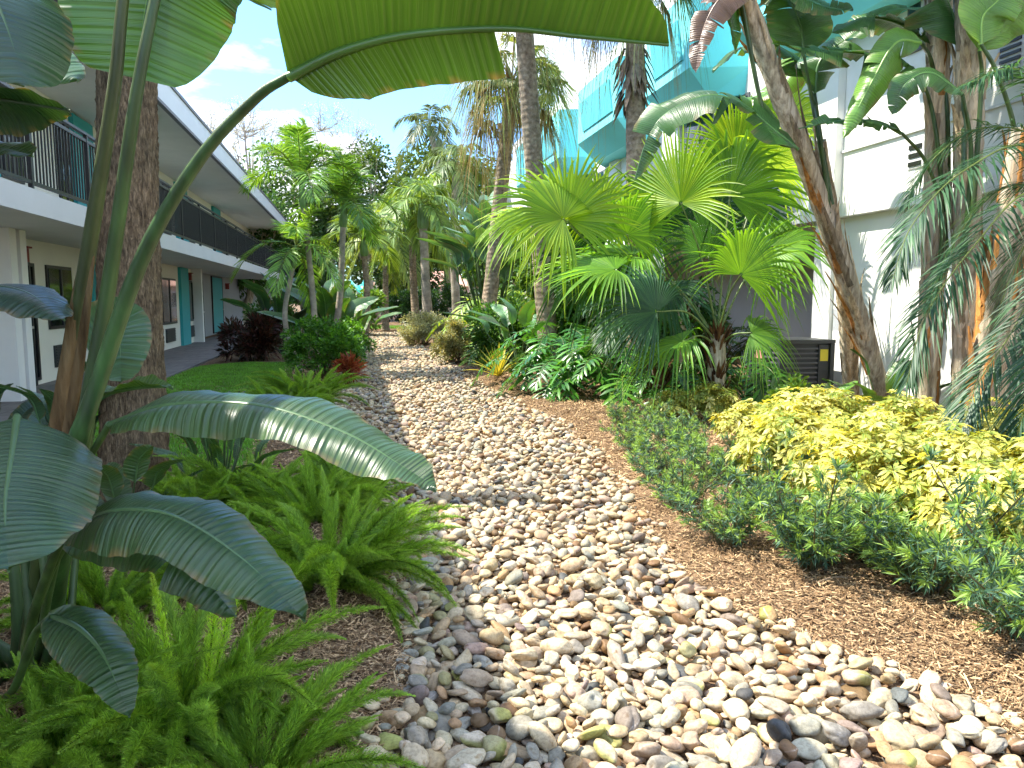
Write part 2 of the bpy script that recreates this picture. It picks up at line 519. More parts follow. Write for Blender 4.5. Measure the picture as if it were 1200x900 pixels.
# far grass strip and the concrete path that crosses beyond the creek bed
def sheet(name, pts, z, m, kind='structure', sub=1):
    mb = MB(); V = [[p[0], p[1], z] for p in pts]
    mb.add(V, [list(range(len(V)))])
    return tag(mb.build(name, m, smooth=False), kind=kind)
def boxs(mb, s0, s1, p0, p1, z0, z1, color=(1, 1, 1)):
    """box in building coordinates (s along, p to the left)"""
    return mb.box((s0, min(p0, p1), z0), (s1, max(p0, p1), z1), color, f=lambda a, b, c: B(a, b, c))
xp = MB(); xp.box((-30, 42.5, -.05), (14, 56, .035))
tag(xp.build('footpath', M['concrete'], smooth=False), kind='structure')
wk = MB(); boxs(wk, -2, 50, 3.5, 5.4, -.2, .02)
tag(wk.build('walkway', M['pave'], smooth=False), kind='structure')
kb = MB(); boxs(kb, 33, 34.5, 2.2, 3.49, -.1, .025); 
tag(kb.build('walkway', M['concrete'], smooth=False), kind='structure')

# ================================================================ river stones
def ico(sub):
    import bmesh
    bm = bmesh.new(); bmesh.ops.create_icosphere(bm, subdivisions=sub, radius=1)
    V = np.array([v.co for v in bm.verts]); F = np.array([[v.index for v in f.verts] for f in bm.faces]); bm.free()
    return V, F
ICO = {k: ico(k) for k in (1, 2, 3, 4)}
def stone_shape(V, r):
    """a water-worn stone from a unit ball: blunt facets and a lopsided outline"""
    n = V.copy()
    q = r.normal(0, 1, (9, 3)); q = nrm(q)
    lim = r.uniform(.64, 1.0, 9)
    rad_ = np.ones(len(V))
    for k in range(9):                      # soft cuts
        dp = n @ q[k]
        cut = np.maximum(dp - lim[k], 0)
        rad_ -= cut * .75
    for k in range(4):
        kk = r.normal(0, 1.6, 3); rad_ += .035 * np.sin(n @ kk * 1.5 + r.uniform(0, 6.3))
    return n * rad_[:, None]
PAL = [  # colour, name, weight
    ((.58, .50, .37), 'cream', 26), ((.47, .38, .26), 'tan', 20), ((.64, .59, .49), 'whitish', 11), ((.44, .35, .29), 'pinkish', 9),
    ((.31, .31, .29), 'grey', 9), ((.42, .40, .34), 'pale grey', 13), ((.26, .22, .21), 'purplish', 3), ((.44, .30, .17), 'orange tan', 5),
    ((.38, .36, .20), 'mossy green', 1), ((.09, .10, .11), 'dark slate', 3), ((.20, .13, .07), 'rusty brown', 4)]
PW = np.array([p[2] for p in PAL], float); PW /= PW.sum()

def place_stones():
    r = np.random.default_rng(11)
    lo, hi = PATH.min(0), PATH.max(0)
    lo[1] = 1.9
    cell = {}
    pts = []
    def ok(x, y, R, cs=.12):
        ci, cj = int(x // cs), int(y // cs)
        for a in (-1, 0, 1):
            for b in (-1, 0, 1):
                for (x2, y2, R2) in cell.get((ci + a, cj + b), ()):
                    if (x - x2) ** 2 + (y - y2) ** 2 < (R + R2) ** 2 * 1.0: return False
        cell.setdefault((ci, cj), []).append((x, y, R)); return True
    # candidates, biggest first
    NC = 300000
    cx = r.uniform(lo[0] - .1, hi[0] + .1, NC); cy = lo[1] + (hi[1] - lo[1]) * r.random(NC) ** 1.15
    d, ins = seg_dist(np.stack([cx, cy], 1), PATH)
    wob = .07 * np.sin(cx * 9 + cy * 5) + .05 * np.sin(cy * 17)
    keep = (ins | (d < .05 + wob * .6)) & (~ins | (d > .0)) & (ins | (r.random(NC) < .8))
    cx, cy = cx[keep], cy[keep]
    n = len(cx)
    R = np.where(np.arange(n) < n * .04, r.uniform(.042, .058, n), np.where(np.arange(n) < n * .25, r.uniform(.030, .042, n), r.uniform(.015, .030, n)))
    R = R * np.where(cy > 14, 1.1, np.where(cy > 4.5, .80, .84))
    for x, y, q in zip(cx, cy, R):
        if ok(x, y, q * .80): pts.append((x, y, q, 0))
    low = len(pts)
    # stones lying on top of the first layer
    cell.clear()
    NT = 44000
    tx = r.uniform(lo[0], hi[0], NT); ty = lo[1] + (hi[1] - lo[1]) * r.random(NT) ** 1.6
    d, ins = seg_dist(np.stack([tx, ty], 1), PATH)
    k = ins & (d > .06) & (ty < 16); tx, ty = tx[k], ty[k]
    for i, (x, y) in enumerate(zip(tx, ty)):
        q = r.uniform(.022, .039) if i > 500 else r.uniform(.036, .050)
        if ok(x, y, q * .95): pts.append((x, y, q, 1))
    return np.array(pts), r
SP, sr = place_stones()
ns = len(SP)
zg = gz(SP[:, :2])
ax = np.stack([SP[:, 2] * sr.uniform(1.0, 1.65, ns), SP[:, 2] * sr.uniform(.82, 1.08, ns), SP[:, 2] * sr.uniform(.4, .78, ns)], 1)
yaw = sr.uniform(0, 6.283, ns); tl = sr.normal(0, .27, (ns, 2)) * (1 + .5 * SP[:, 3:4])
def rotm(yaw, a, b):
    cy, sy = np.cos(yaw), np.sin(yaw); ca, sa = np.cos(a), np.sin(a); cb, sb = np.cos(b), np.sin(b)
    o, z = np.ones_like(yaw), np.zeros_like(yaw)
    Rz = np.stack([cy, -sy, z, sy, cy, z, z, z, o], -1).reshape(-1, 3, 3)
    Rx = np.stack([o, z, z, z, ca, -sa, z, sa, ca], -1).reshape(-1, 3, 3)
    Ry = np.stack([cb, z, sb, z, o, z, -sb, z, cb], -1).reshape(-1, 3, 3)
    return Rx @ Ry @ Rz
RM = rotm(yaw, tl[:, 0], tl[:, 1])
SZ = zg + ax[:, 2] * .75 + np.where(SP[:, 3] > 0, .032, 0) + sr.uniform(-.006, .012, ns)
SPOS = np.column_stack([SP[:, :2], SZ])
kind = sr.choice(len(PAL), ns, p=PW)
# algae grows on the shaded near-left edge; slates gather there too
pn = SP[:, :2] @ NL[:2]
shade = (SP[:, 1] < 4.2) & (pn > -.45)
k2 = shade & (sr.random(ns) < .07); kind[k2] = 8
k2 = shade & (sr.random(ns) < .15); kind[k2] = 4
SCOL = np.array([p[0] for p in PAL])[kind] * np.array([.97, .92, .83]) * (1 + sr.uniform(-.18, .14, (ns, 1))) * (1 + sr.uniform(-.04, .04, (ns, 3)))
px, py, dep = PX(SPOS)
app = SP[:, 2] / dep * (dep > .3)
infr = (px > -5) & (px < 1205) & (py < 905) & (py > 300) & (dep > .3)
# ferns hide the left edge, so stones there are not picked
hid = (px < 478) & (py < 790)
order = np.argsort(-app * infr * (~hid))
BIG = order[:300]
isbig = np.zeros(ns, bool); isbig[BIG] = True
tm = {k: [stone_shape(ICO[k][0], np.random.default_rng(100 + i)) for i in range(36)] for k in (1, 2, 3)}
bed = MB()
ti = sr.integers(0, 36, ns)
def instance(mb, V0, F0, idx, posn, R, S_, colr, colfn=None):
    n = len(idx)
    if n == 0: return
    V = (V0[None] * S_[idx][:, None, :]) @ np.transpose(R[idx], (0, 2, 1)) + posn[idx][:, None]
    F = F0[None] + (np.arange(n) * len(V0))[:, None, None]
    mb.add(V.reshape(-1, 3), F.reshape(-1, F0.shape[1]), np.repeat(colr[idx], len(V0), axis=0))
for lev, sel in ((3, (dep < 4.6)), (2, (dep >= 4.6) & (dep < 13)), (1, dep >= 13)):
    for t in range(36):
        instance(bed, tm[lev][t], ICO[lev][1], np.where(sel & ~isbig & (ti == t))[0], SPOS, RM, ax, SCOL)
tag(bed.build('river_stones', M['stone']), 'creek bed of rounded cream and grey river stones running to the far path', kind='stuff')

def shape_word(a):
    e = a[0] / a[1]; f = a[2] / a[1]
    if e > 1.38: return 'long'
    if f < .58: return 'flat'
    if f > .82: return 'chunky'
    if e < 1.12: return 'round'
    return 'oval'
big_c = np.quantile(app[BIG], .7)
def zone(x, y):
    if x < 560: h = 'near the foxtail ferns'
    elif x < 720: h = 'left of the middle'
    elif x < 880: h = 'in the middle'
    elif x < 1040: h = 'right of the middle'
    else: h = 'near the right corner'
    row = 'front edge' if y > 868 else 'second row back' if y > 836 else 'third row back' if y > 800 else 'further up the bed'
    return h, row
used = {}
info = []
for i in BIG:
    w_ = shape_word(ax[i]); cn = PAL[kind[i]][1]
    info.append((i, w_, cn))
for i, w_, cn in info:
    h, row = zone(px[i], py[i])
    size = 'big' if app[i] > big_c else 'small' if app[i] < np.quantile(app[BIG], .3) else 'middling'
    dd = np.linalg.norm(SPOS[BIG] - SPOS[i], axis=1)
    nb = BIG[np.argsort(dd)[1:4]]
    lab = f'{size} {w_} {cn} stone {row} {h}'
    cands = [lab] + [f'{size} {w_} {cn} stone {row} {h}, touching {PAL[kind[j]][1]}' for j in nb] + \
            [f'{size} {w_} {cn} stone {row} {h}, by {shape_word(ax[j])} {PAL[kind[j]][1]}' for j in nb]
    for c_ in cands:
        if c_ not in used: break
    used[c_] = 1
    r_ = np.random.default_rng(int(i))
    V0 = stone_shape(ICO[4][0], r_)
    V0 = V0 * (1 + .012 * np.sin(V0 @ r_.normal(0, 7, (3, 1)) + 1) + .008 * np.sin(V0 @ r_.normal(0, 15, (3, 1))))
    V = (V0 * ax[i]) @ RM[i].T
    cc_ = np.tile(SCOL[i], (len(V), 1))
    if kind[i] == 8 or r_.random() < .07:       # a patch of moss on one side
        dn = nrm(V0) @ nrm(r_.normal(0, 1, 3)); kf = np.clip((dn + .1) * 2.5, 0, 1)[:, None] * .8
        cc_ = cc_ * (1 - kf) + np.array((.40, .42, .10)) * kf * r_.uniform(.6, 1)
    if r_.random() < .25:                       # a quartz band through it
        q = nrm(r_.normal(0, 1, 3)); dn = np.abs(nrm(V0) @ q - r_.uniform(-.4, .4)); kf = np.clip(1 - dn / .07, 0, 1)[:, None] * .5
        cc_ = cc_ * (1 - kf) + np.array((.68, .65, .6)) * kf
    mb = MB(); mb.add(V, ICO[4][1], cc_)
    o = mb.build('river_stone', M['stone']); o.location = SPOS[i]
    tag(o, c_, 'stone', 'river stones at the near end of the creek bed')

# ================================================================ mulch
def mulch():
    r = np.random.default_rng(5)
    mb = MB()
    # density falls with distance
    n = 330000
    Y = 2.0 + 14 * r.random(n) ** 1.9; X = Y * r.uniform(-.78, .78, n)
    P = np.stack([X, Y], 1)
    d, ins = seg_dist(P, PATH)
    sp = P @ NL[:2]
    k = (~ins | (d < .05)) & (sp < 3.4) & (sp > -6.6)
    lawn_d, lin = seg_dist(P, LAWN)
    k &= ~(lin & (lawn_d > .1))
    P = P[k]; n = len(P)
    z = gz(P)
    L = r.uniform(.014, .042, n) * np.where(r.random(n) < .06, 2.2, 1); w = r.uniform(.0013, .0042, n)
    L *= np.where(P[:, 1] > 6, 1.5, 1); w *= np.where(P[:, 1] > 6, 1.6, 1)
    ya = r.uniform(0, 6.283, n); ti_ = r.normal(0, .28, n)
    d_ = np.stack([np.cos(ya) * np.cos(ti_), np.sin(ya) * np.cos(ti_), np.sin(ti_)], 1)
    n_ = nrm(np.stack([r.normal(0, .4, n), r.normal(0, .4, n), np.ones(n)], 1))
    c = vary((.20, .115, .055), (.70, .49, .27), n, .25, r)
    dark = r.random(n) < .22; c[dark] *= .45
    base = np.column_stack([P, z + .004 + r.uniform(0, .022, n)]) - d_ * L[:, None] / 2
    side = nrm(np.cross(d_, n_)); th = w * .5
    # prism chips: triangular section
    A = base[:, None]; Bq = (base + d_ * L[:, None])[:, None]
    sec = np.stack([side * w[:, None], -side * w[:, None], n_ * th[:, None]], 1)
    V = np.concatenate([A + sec, Bq + sec * r.uniform(.3, 1, (n, 1, 1))], 1)
    F = np.array([[0, 1, 4, 3], [1, 2, 5, 4], [2, 0, 3, 5]])[None] + (np.arange(n) * 6)[:, None, None]
    mb.add(V.reshape(-1, 3), F.reshape(-1, 4), np.repeat(c, 6, axis=0))
    tag(mb.build('wood_mulch', M['chip'], smooth=False), 'shredded brown wood mulch covering the beds beside the stones', kind='stuff')
LAWN = np.array([[-4.85, 6.2], [-2.15, 6.3], [-2.75, 8.6], [-3.35, 10.4], [-3.75, 12.9], [-5.0, 17.2], [-6.95, 17.0], [-6.4, 14.0], [-5.6, 10.0]])
mulch()

def grass(name, poly, n, hgt, label, r, c1=(.09, .24, .025), c2=(.19, .45, .05)):
    lo, hi = poly.min(0), poly.max(0)
    P = r.uniform(lo, hi, (n, 2)); d, ins = seg_dist(P, poly); P = P[ins | (d < .04)]; n = len(P)
    ya = r.uniform(0, 6.283, n); tl_ = r.uniform(.05, .6, n)
    d_ = np.stack([np.cos(ya) * np.sin(tl_), np.sin(ya) * np.sin(tl_), np.cos(tl_)], 1)
    nn = np.stack([np.cos(ya), np.sin(ya), np.zeros(n)], 1)
    z = np.where(np.linalg.norm(P, axis=1) > 40, 0, gz(P))
    mb = MB()
    leaves(mb, np.column_stack([P, z - .004]), d_, -nn, r.uniform(.6, 1.3, n) * hgt, r.uniform(.003, .006, n) * (hgt / .05), .35, 2, 'blade', vary(c1, c2, n, .2, r), 0)
    return tag(mb.build(name, M['needle']), label, kind='stuff')
lawn_r = np.random.default_rng(8)
grass('lawn_grass', LAWN, 170000, .06, 'clipped bright green lawn beside the covered walkway', lawn_r)
grass('grass', np.array([[-8.6, 37.0], [-4.7, 36.2], [-4.4, 42.4], [-11, 42.4]]), 16000, .12, 'strip of grass before the far concrete path', lawn_r)

# ================================================================ left building
LB = thing('motel_building', 'two storey white motel wing with turquoise panels and black balcony railing', 'building', tuple(B(20, 5.4, 0)))
def part(name, m, parent, fn, smooth=False, **kw):
    mb = MB(); fn(mb); o = mb.build(name, m, smooth=smooth)
    o.parent = parent
    if parent is not None:
        o.matrix_parent_inverse = Matrix.Identity(4)
        pl = Vector((0, 0, 0)); q = parent
        while q is not None: pl += q.location; q = q.parent
        o.location = -pl
    return o
WP = 5.37
part('ground_floor_wall', M['cream_wall'], LB, lambda b: boxs(b, -2, 29.5, WP, WP + 6, -.1, 2.5))
part('end_wall', M['grey_wall'], LB, lambda b: boxs(b, 29.502, 48.0, WP + .5, WP + 6, -.1, 2.5))
part('end_wall', M['white_wall'], LB, lambda b: boxs(b, 48.002, 50, WP - 1.0, WP + 6, -.1, 2.5))
part('upper_wall', M['cream_wall'], LB, lambda b: boxs(b, -2, 50, WP, WP + 6, 2.76, 5.15))
part('floor_slab', M['soffit'], LB, lambda b: boxs(b, -2, 50, 3.64, WP + 6, 2.502, 2.756))
part('slab_edge', M['fascia'], LB, lambda b: boxs(b, -2, 50, 3.58, 3.637, 2.47, 2.76))
part('roof', M['soffit'], LB, lambda b: boxs(b, -3, 51, 3.42, WP + 7, 5.155, 5.5))
def fas(b):
    boxs(b, -3, 51, 3.36, 3.417, 5.09, 5.55)
part('roof_fascia', M['fascia'], LB, fas)
part('roof_trim', M['trim'], LB, lambda b: (boxs(b, -3, 51, 3.335, 3.42, 5.03, 5.088), boxs(b, -3, 51, 3.335, 3.44, 5.552, 5.62)))
# railing sections
def rail_section(b, s0, s1):
    for z0, z1 in ((2.84, 2.88), (3.70, 3.745)): boxs(b, s0, s1, 3.66, 3.70, z0, z1)
    boxs(b, s0, s0 + .05, 3.655, 3.705, 2.757, 3.80)
    k = int((s1 - s0) / .105)
    for i in range(1, k): s = s0 + (s1 - s0) * i / k; boxs(b, s - .009, s + .009, 3.671, 3.689, 2.88, 3.70)
    boxs(b, s0, s1, 3.65, 3.71, 3.80, 3.835)
for i in range(22):
    s0 = 4 + i * 2.05
    part('railing_section', M['black'], LB, lambda b, s0=s0: rail_section(b, s0, s0 + 2.046))
# ground floor openings: (kind, left px, right px)
def opening(kind_, a, c_, z0, z1, face=WP, m=None, thick=.05, frame=True, name=None):
    s0, s1 = sorted((S(a, face), S(c_, face)))
    name = name or kind_
    if kind_ == 'window':
        o = part('window', M['black'], LB, lambda b: boxs(b, s0, s1, face - .03, face + .02, z0, z1))
        part('pane', M['glass'], o, lambda b: boxs(b, s0 + .06, s1 - .06, face - .042, face - .031, z0 + .06, z1 - .06))
        part('mullion', M['black'], o, lambda b: boxs(b, (s0 + s1) / 2 - .03, (s0 + s1) / 2 + .03, face - .06, face - .044, z0 + .06, z1 - .06))
    elif kind_ == 'panel':
        part('turquoise_panel', M['teal'], LB, lambda b: boxs(b, s0, s1, face - .09, face + .02, z0, z1))
    elif kind_ == 'door':
        o = part('door', M['teal'], LB, lambda b: boxs(b, s0, s1, face - .035, face + .02, z0, z1))
        part('door_frame', M['black'], o, lambda b: (boxs(b, s0 - .06, s0 - .002, face - .05, face + .02, z0, z1 + .06), boxs(b, s1 + .002, s1 + .06, face - .05, face + .02, z0, z1 + .06), boxs(b, s0, s1, face - .05, face + .02, z1 + .002, z1 + .06)))
        part('handle', M['plate'], o, lambda b: boxs(b, s1 - .16, s1 - .06, face - .09, face - .037, 1.0, 1.04))
    elif kind_ == 'grille':
        def g(b):
            boxs(b, s0, s1, face - .03, face + .02, z0, z1)
            for k in range(8): z = z0 + (z1 - z0) * (k + .5) / 8; boxs(b, s0 + .03, s1 - .03, face - .05, face - .032, z - .012, z + .012)
        part('air_grille', M['unit'], LB, g)
opening('door', 27.5, 36, .02, 2.05); opening('window', 37, 44, .1, 2.1)
opening('window', 58, 87, .95, 2.1); opening('grille', 62, 78, .25, .65)
opening('panel', 108, 124, .02, 2.48)
opening('window', 191, 208, .75, 2.1); opening('grille', 194.5, 205, .22, .62)
opening('panel', 212, 221, .02, 2.48)
opening('window', 222.5, 230, .75, 2.1); opening('grille', 222.5, 230.5, .22, .6)
opening('door', 233.5, 239, .03, 2.1)
opening('door', 250.5, 262, .03, 2.4, face=WP + .49)
opening('panel', 96, 118, 2.78, 5.1); opening('window', 80, 95, 3.0, 4.9)
opening('panel', 212, 224, 2.78, 5.1); opening('window', 190, 206, 3.4, 4.9)
opening('window', 225, 233, 3.4, 4.9); opening('panel', 254, 262, 2.78, 5.1); opening('window', 264, 272, 3.4, 4.9)
opening('panel', 0, 8, 2.78, 5.1); opening('window', 14, 40, 3.4, 4.9)
for a, w_ in ((10, .22), (22, .22), (245, .2), (187, .15)):
    s0 = S(a, 4.9)
    part('pillar', M['white_wall'], LB, lambda b, s0=s0, w_=w_: boxs(b, s0 - w_ / 2, s0 + w_ / 2, 4.75 if w_ > .2 else 5.05, WP, 0.021, 2.5))
for a, z in ((27, 2.2), (222, 2.2), (266.5, 2.0), (234, 4.4), (228, 4.4)):
    s0 = S(a, WP)
    def lamp(b):
        boxs(b, s0 - .06, s0 + .06, WP - .16, WP - .01, z - .1, z + .12)
        boxs(b, s0 - .09, s0 + .09, WP - .2, WP - .01, z + .122, z + .15)
    o = part('wall_lantern', M['red'] if z < 3 else M['black'], LB, lamp)
for a, z in ((24.5, 1.75), (188, 1.6), (232, 1.55)):
    s0 = S(a, WP)
    part('number_plate', M['blue'], LB, lambda b: boxs(b, s0 - .07, s0 + .07, WP - .02, WP - .003, z - .1, z + .1))

# ================================================================ right building
RB = thing('hotel_building', 'tall white hotel block with faceted turquoise bays under its roof', 'building', tuple(B(15, -6.8, 0)))
RP = -6.7
sc_ = S(950, RP)                 # corner of the solid ground floor
part('ground_floor_wall', M['white_wall'], RB, lambda b: boxs(b, 2, sc_, RP - .06, RP - 8, -.2, 2.62))
part('corner_pilaster', M['white_wall'], RB, lambda b: boxs(b, sc_ - .42, sc_ + .002, RP - .002, RP - .058, -.2, 2.62))
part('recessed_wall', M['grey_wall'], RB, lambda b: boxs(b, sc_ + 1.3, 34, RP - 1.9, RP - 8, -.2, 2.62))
part('breezeway_shade_block', M['black'], RB, lambda b: boxs(b, sc_ + .05, sc_ + 1.298, RP - .9, RP - 8, -.2, 2.62))  # added black block, its colour stands in for the shade inside the opening
part('slab_edge', M['white_wall'], RB, lambda b: boxs(b, 2, 34, RP + .10, RP - 7.9, 2.622, 2.80))
part('upper_wall', M['white_wall'], RB, lambda b: boxs(b, 2, 34, RP, RP - 8, 2.802, 7.3))
part('string_course', M['fascia'], RB, lambda b: boxs(b, 2, 34, RP + .035, RP + .002, 3.50, 3.53))
for a in (720, 742, 790, 905, 963):
    s0 = S(a, RP); part('pilaster', M['white_wall'], RB, lambda b: boxs(b, s0 - .3, s0 + .3, RP + .12, RP + .003, 2.803, 7.3))
def rwin(a, c_, z0, z1, mull=1):
    s0, s1 = sorted((S(a, RP), S(c_, RP)))
    o = part('window', M['trim'], RB, lambda b: boxs(b, s0, s1, RP + .03, RP - .02, z0, z1))
    part('pane', M['glass'], o, lambda b: boxs(b, s0 + .05, s1 - .05, RP + .045, RP + .031, z0 + .05, z1 - .05))
    def mu(b):
        for k in range(1, mull + 1): s = s0 + (s1 - s0) * k / (mull + 1); boxs(b, s - .025, s + .025, RP + .06, RP + .047, z0 + .05, z1 - .05)
    part('mullion', M['plate'], o, mu)
rwin(1045, 1105, 4.45, 5.7, 2); rwin(672, 722, 4.35, 4.95, 3); rwin(800, 870, 4.2, 5.0, 3); rwin(630, 655, 4.35, 4.95, 2)
def vent(a, z, w_, h_, k, name='louvre_vent'):
    s0 = S(a, RP)
    def f(b):
        boxs(b, s0 - w_ / 2, s0 + w_ / 2, RP + .02, RP - .01, z - h_ / 2, z + h_ / 2)
    o = part(name, M['fascia'], RB, f)
    def g(b):
        for i in range(k): zz = z - h_ / 2 + h_ * (i + .5) / k; boxs(b, s0 - w_ * .38, s0 + w_ * .38, RP + .034, RP + .022, zz - h_ / k * .26, zz + h_ / k * .26)
    part('slot', M['black'], o, g)
vent(1062, 3.22, .28, .30, 3, 'small_vent'); vent(1086, 4.05, .30, .55, 9); vent(1163, 4.1, .34, .75, 12)
# faceted bays
def bay(s0, s1, P0=-5.75):
    z0, z1 = 5.0, 6.75
    def f(b):
        c1, c2 = .75, .30           # the sides slant back to the wall
        pr = [(s0, RP), (s0 + c2, P0), (s1 - c1, P0), (s1, RP)]
        prb = [(s0 + .1, RP), (s0 + c2 + .1, P0 - .45), (s1 - c1 - .1, P0 - .45), (s1 - .1, RP)]
        V = [B(a, p, z1) for a, p in pr] + [B(a, p, z0 + .45) for a, p in pr] + [B(a, p, z0) for a, p in prb]
        b.add(V, [[0, 1, 5, 4], [1, 2, 6, 5], [2, 3, 7, 6], [4, 5, 9, 8], [5, 6, 10, 9], [6, 7, 11, 10], [3, 2, 1, 0], [8, 9, 10, 11]])
    o = part('turquoise_bay', M['aqua'], RB, f)
    def ins(b):
        a0, a1 = s0 + .55, s1 - 1.0
        V = [B(a0, P0 + .004, 5.65), B(a1 - .25, P0 + .004, 5.65), B(a1, P0 + .004, 6.4), B(a0 + .25, P0 + .004, 6.4)]
        V2 = [B(a0, P0 + .03, 5.65), B(a1 - .25, P0 + .03, 5.65), B(a1, P0 + .03, 6.4), B(a0 + .25, P0 + .03, 6.4)]
        b.add(V + V2, [[4, 5, 6, 7], [0, 1, 5, 4], [1, 2, 6, 5], [2, 3, 7, 6], [3, 0, 4, 7]])
    part('bay_inset', M['aqua_dark'], o, ins)
for a, c_ in ((1010, 826), (808, 736), (724, 666), (657, 624), (618, 600)):
    s0, s1 = S(a, -5.75), S(c_, -5.75); bay(s0, s1)
part('parapet', M['white_wall'], RB, lambda b: boxs(b, 2, 34, RP - .3, RP - 8, 7.302, 8.2))
# air conditioner
def acunit():
    c0 = B(0, 0, 0)
    g = on(944, 474)
    s = float(g[:2] @ U[:2]); p = -6.02
    z0 = gz1(*B(s, p, 0)[:2])
    t = thing('air_conditioner', 'dark grey slatted air conditioning cabinet against the white wall', 'air conditioner', tuple(B(s, p, z0)))
    h, w_ = .86, .38
    part('cabinet', M['unit'], t, lambda b: boxs(b, s - w_ + .03, s + w_ - .03, p - w_ + .03, p + w_ - .03, z0 + .05, z0 + h))
    def sl(b):
        for k in range(11):
            z = z0 + .12 + k * .066
            boxs(b, s - w_, s + w_, p + w_ - .028, p + w_, z, z + .022)
            boxs(b, s - w_, s - w_ + .028, p - w_ + .2, p + w_ - .03, z, z + .022)
    part('slat_guard', M['trim'], t, sl)
    for a in (-1, 1):
        for c_ in (-1, 1): part('corner_post', M['unit'], t, lambda b: boxs(b, s + a * w_ - .03, s + a * w_ + .03, p + c_ * w_ - .03, p + c_ * w_ + .03, z0 + .049, z0 + h))
    part('lid', M['unit'], t, lambda b: boxs(b, s - w_ - .035, s + w_ + .035, p - w_ - .035, p + w_ + .035, z0 + h + .002, z0 + h + .05))
    part('base', M['concrete'], t, lambda b: boxs(b, s - .5, s + .5, p - .5, p + .5, z0 - .05, z0 + .048))
    part('sticker', M['yellow'], t, lambda b: boxs(b, s - w_ - .004, s - w_ - .001, p - w_ + .05, p - w_ + .17, z0 + .62, z0 + .78))
    part('sticker', M['pink_label'], t, lambda b: boxs(b, s + .1, s + .3, p + w_ + .001, p + w_ + .004, z0 + .62, z0 + .74))
    part('service_panel', M['unit'], t, lambda b: boxs(b, s - w_ - .001, s - w_ + .02, p - w_ + .035, p - w_ + .19, z0 + .1, z0 + .84))
acunit()
eb = S(985, RP)
o = MB(); boxs(o, eb - .12, eb + .12, RP - .058, RP + .05, 1.05, 1.35); o = o.build('electrical_box', M['grey_wall'], smooth=False)
tag(o, 'small grey electrical box on the white wall above the air conditioner', 'electrical box')

# ================================================================ beyond the far path
FH = thing('pink_house', 'low pink house with tiled roof beyond the pool fence', 'house', (-8.5, 72, 0))
part('wall', M['pink_wall'], FH, lambda b: b.box((-12.6, 70, 0), (-4, 78, 2.6)))
def rf(b):
    V = [(-13.1, 69.4, 2.6), (-3.4, 69.4, 2.6), (-3.4, 78.6, 2.6), (-13.1, 78.6, 2.6), (-11, 74, 4.1), (-5.5, 74, 4.1)]
    b.add(V, [[0, 1, 5, 4], [2, 3, 4, 5]]); b.add(V, [[1, 2, 5], [3, 0, 4]])
part('roof', M['terracotta'], FH, rf)
for x in (-12, -10.6, -9.2, -7.6, -6):
    w = part('window', M['white_wall'], FH, lambda b, x=x: b.box((x, 69.9, .7), (x + .9, 70.05, 2.1)))
    part('pane', M['glass'], w, lambda b, x=x: b.box((x + .1, 69.86, .8), (x + .8, 69.898, 2.0)))
FN = thing('pool_fence', 'low metal fence of thin rails beyond the far path', 'fence', (-10, 57.5, 0))
for i in range(9):
    x = -14.5 + i * 1.3
    def fs(b, x=x):
        b.box((x, 57.47, 0), (x + .07, 57.54, 1.3))
        for z in (.15, 1.2): b.box((x + .07, 57.49, z), (x + 1.3, 57.52, z + .05))
        for k in range(1, 11): b.box((x + k * .12, 57.495, .2), (x + k * .12 + .025, 57.515, 1.2))
    part('fence_section', M['plate'], FN, fs)
sl = thing('water_slide', 'curved turquoise water slide standing behind the palm trunk', 'slide', (-13.2, 64, 0))
mb = MB()
Pt = smoothpath([(-13.2, 66, 3.1), (-12.9, 65, 2.9), (-12.0, 64, 2.0), (-11.4, 63, .9), (-11.2, 62, .4)], 22)
T_ = tangents(Pt); sd_ = nrm(np.cross(T_, ZV)); up_ = np.cross(sd_, T_)
a = np.linspace(-1.6, 1.6, 9)
ring = np.concatenate([np.stack([np.sin(a) * .6, -np.cos(a) * .6], 1), np.stack([np.sin(a[::-1]) * .52, -np.cos(a[::-1]) * .52], 1)])
V = Pt[:, None] + ring[None, :, :1] * sd_[:, None] + ring[None, :, 1:] * up_[:, None]
k = len(ring); i, j = np.meshgrid(np.arange(21), np.arange(k), indexing='ij')
mb.add(V.reshape(-1, 3), np.stack([i * k + j, i * k + (j + 1) % k, (i + 1) * k + (j + 1) % k, (i + 1) * k + j], -1).reshape(-1, 4))
M['slide'] = plain('slide_turquoise', (.02, .45, .38), .35)
o = mb.build('chute', M['slide'], loc=(-13.2, 64, 0)); o.parent = sl; o.location = (0, 0, 0)
for (x, y, z) in ((-13.1, 65.4, 2.4), (-11.8, 63.6, 1.2)):
    mb = MB(); tube(mb, [(x, y, 0), (x, y, z)], .07, 8); o = mb.build('support_post', M['plate'], loc=(-13.2, 64, 0)); o.parent = sl; o.location = (0, 0, 0)
mb = MB(); g = np.array([-9.2, 52., 0.04])
q = np.linspace(0, 1, 8); tube(mb, g + np.outer(q, (0, 0, .9)), .16 + .12 * np.sin(q * 3.0), 14)
o = mb.build('clay_planter', M['terracotta']); tag(o, 'small reddish clay planter standing at the edge of the far path', 'planter')
mb = MB()
lp = thing('lamp_post', 'white globe lamp on a pale post before the pink house', 'lamp', (-10.9, 62, 0))
tube(mb, [(0, 0, 0), (0, 0, 3.4)], .09, 10); o = mb.build('post', M['white_wall']); o.parent = lp
mb = MB(); V0, F0 = ICO[3]; mb.add(V0 * .38 + (0, 0, 3.75), F0); o = mb.build('globe', M['white_wall']); o.parent = lp

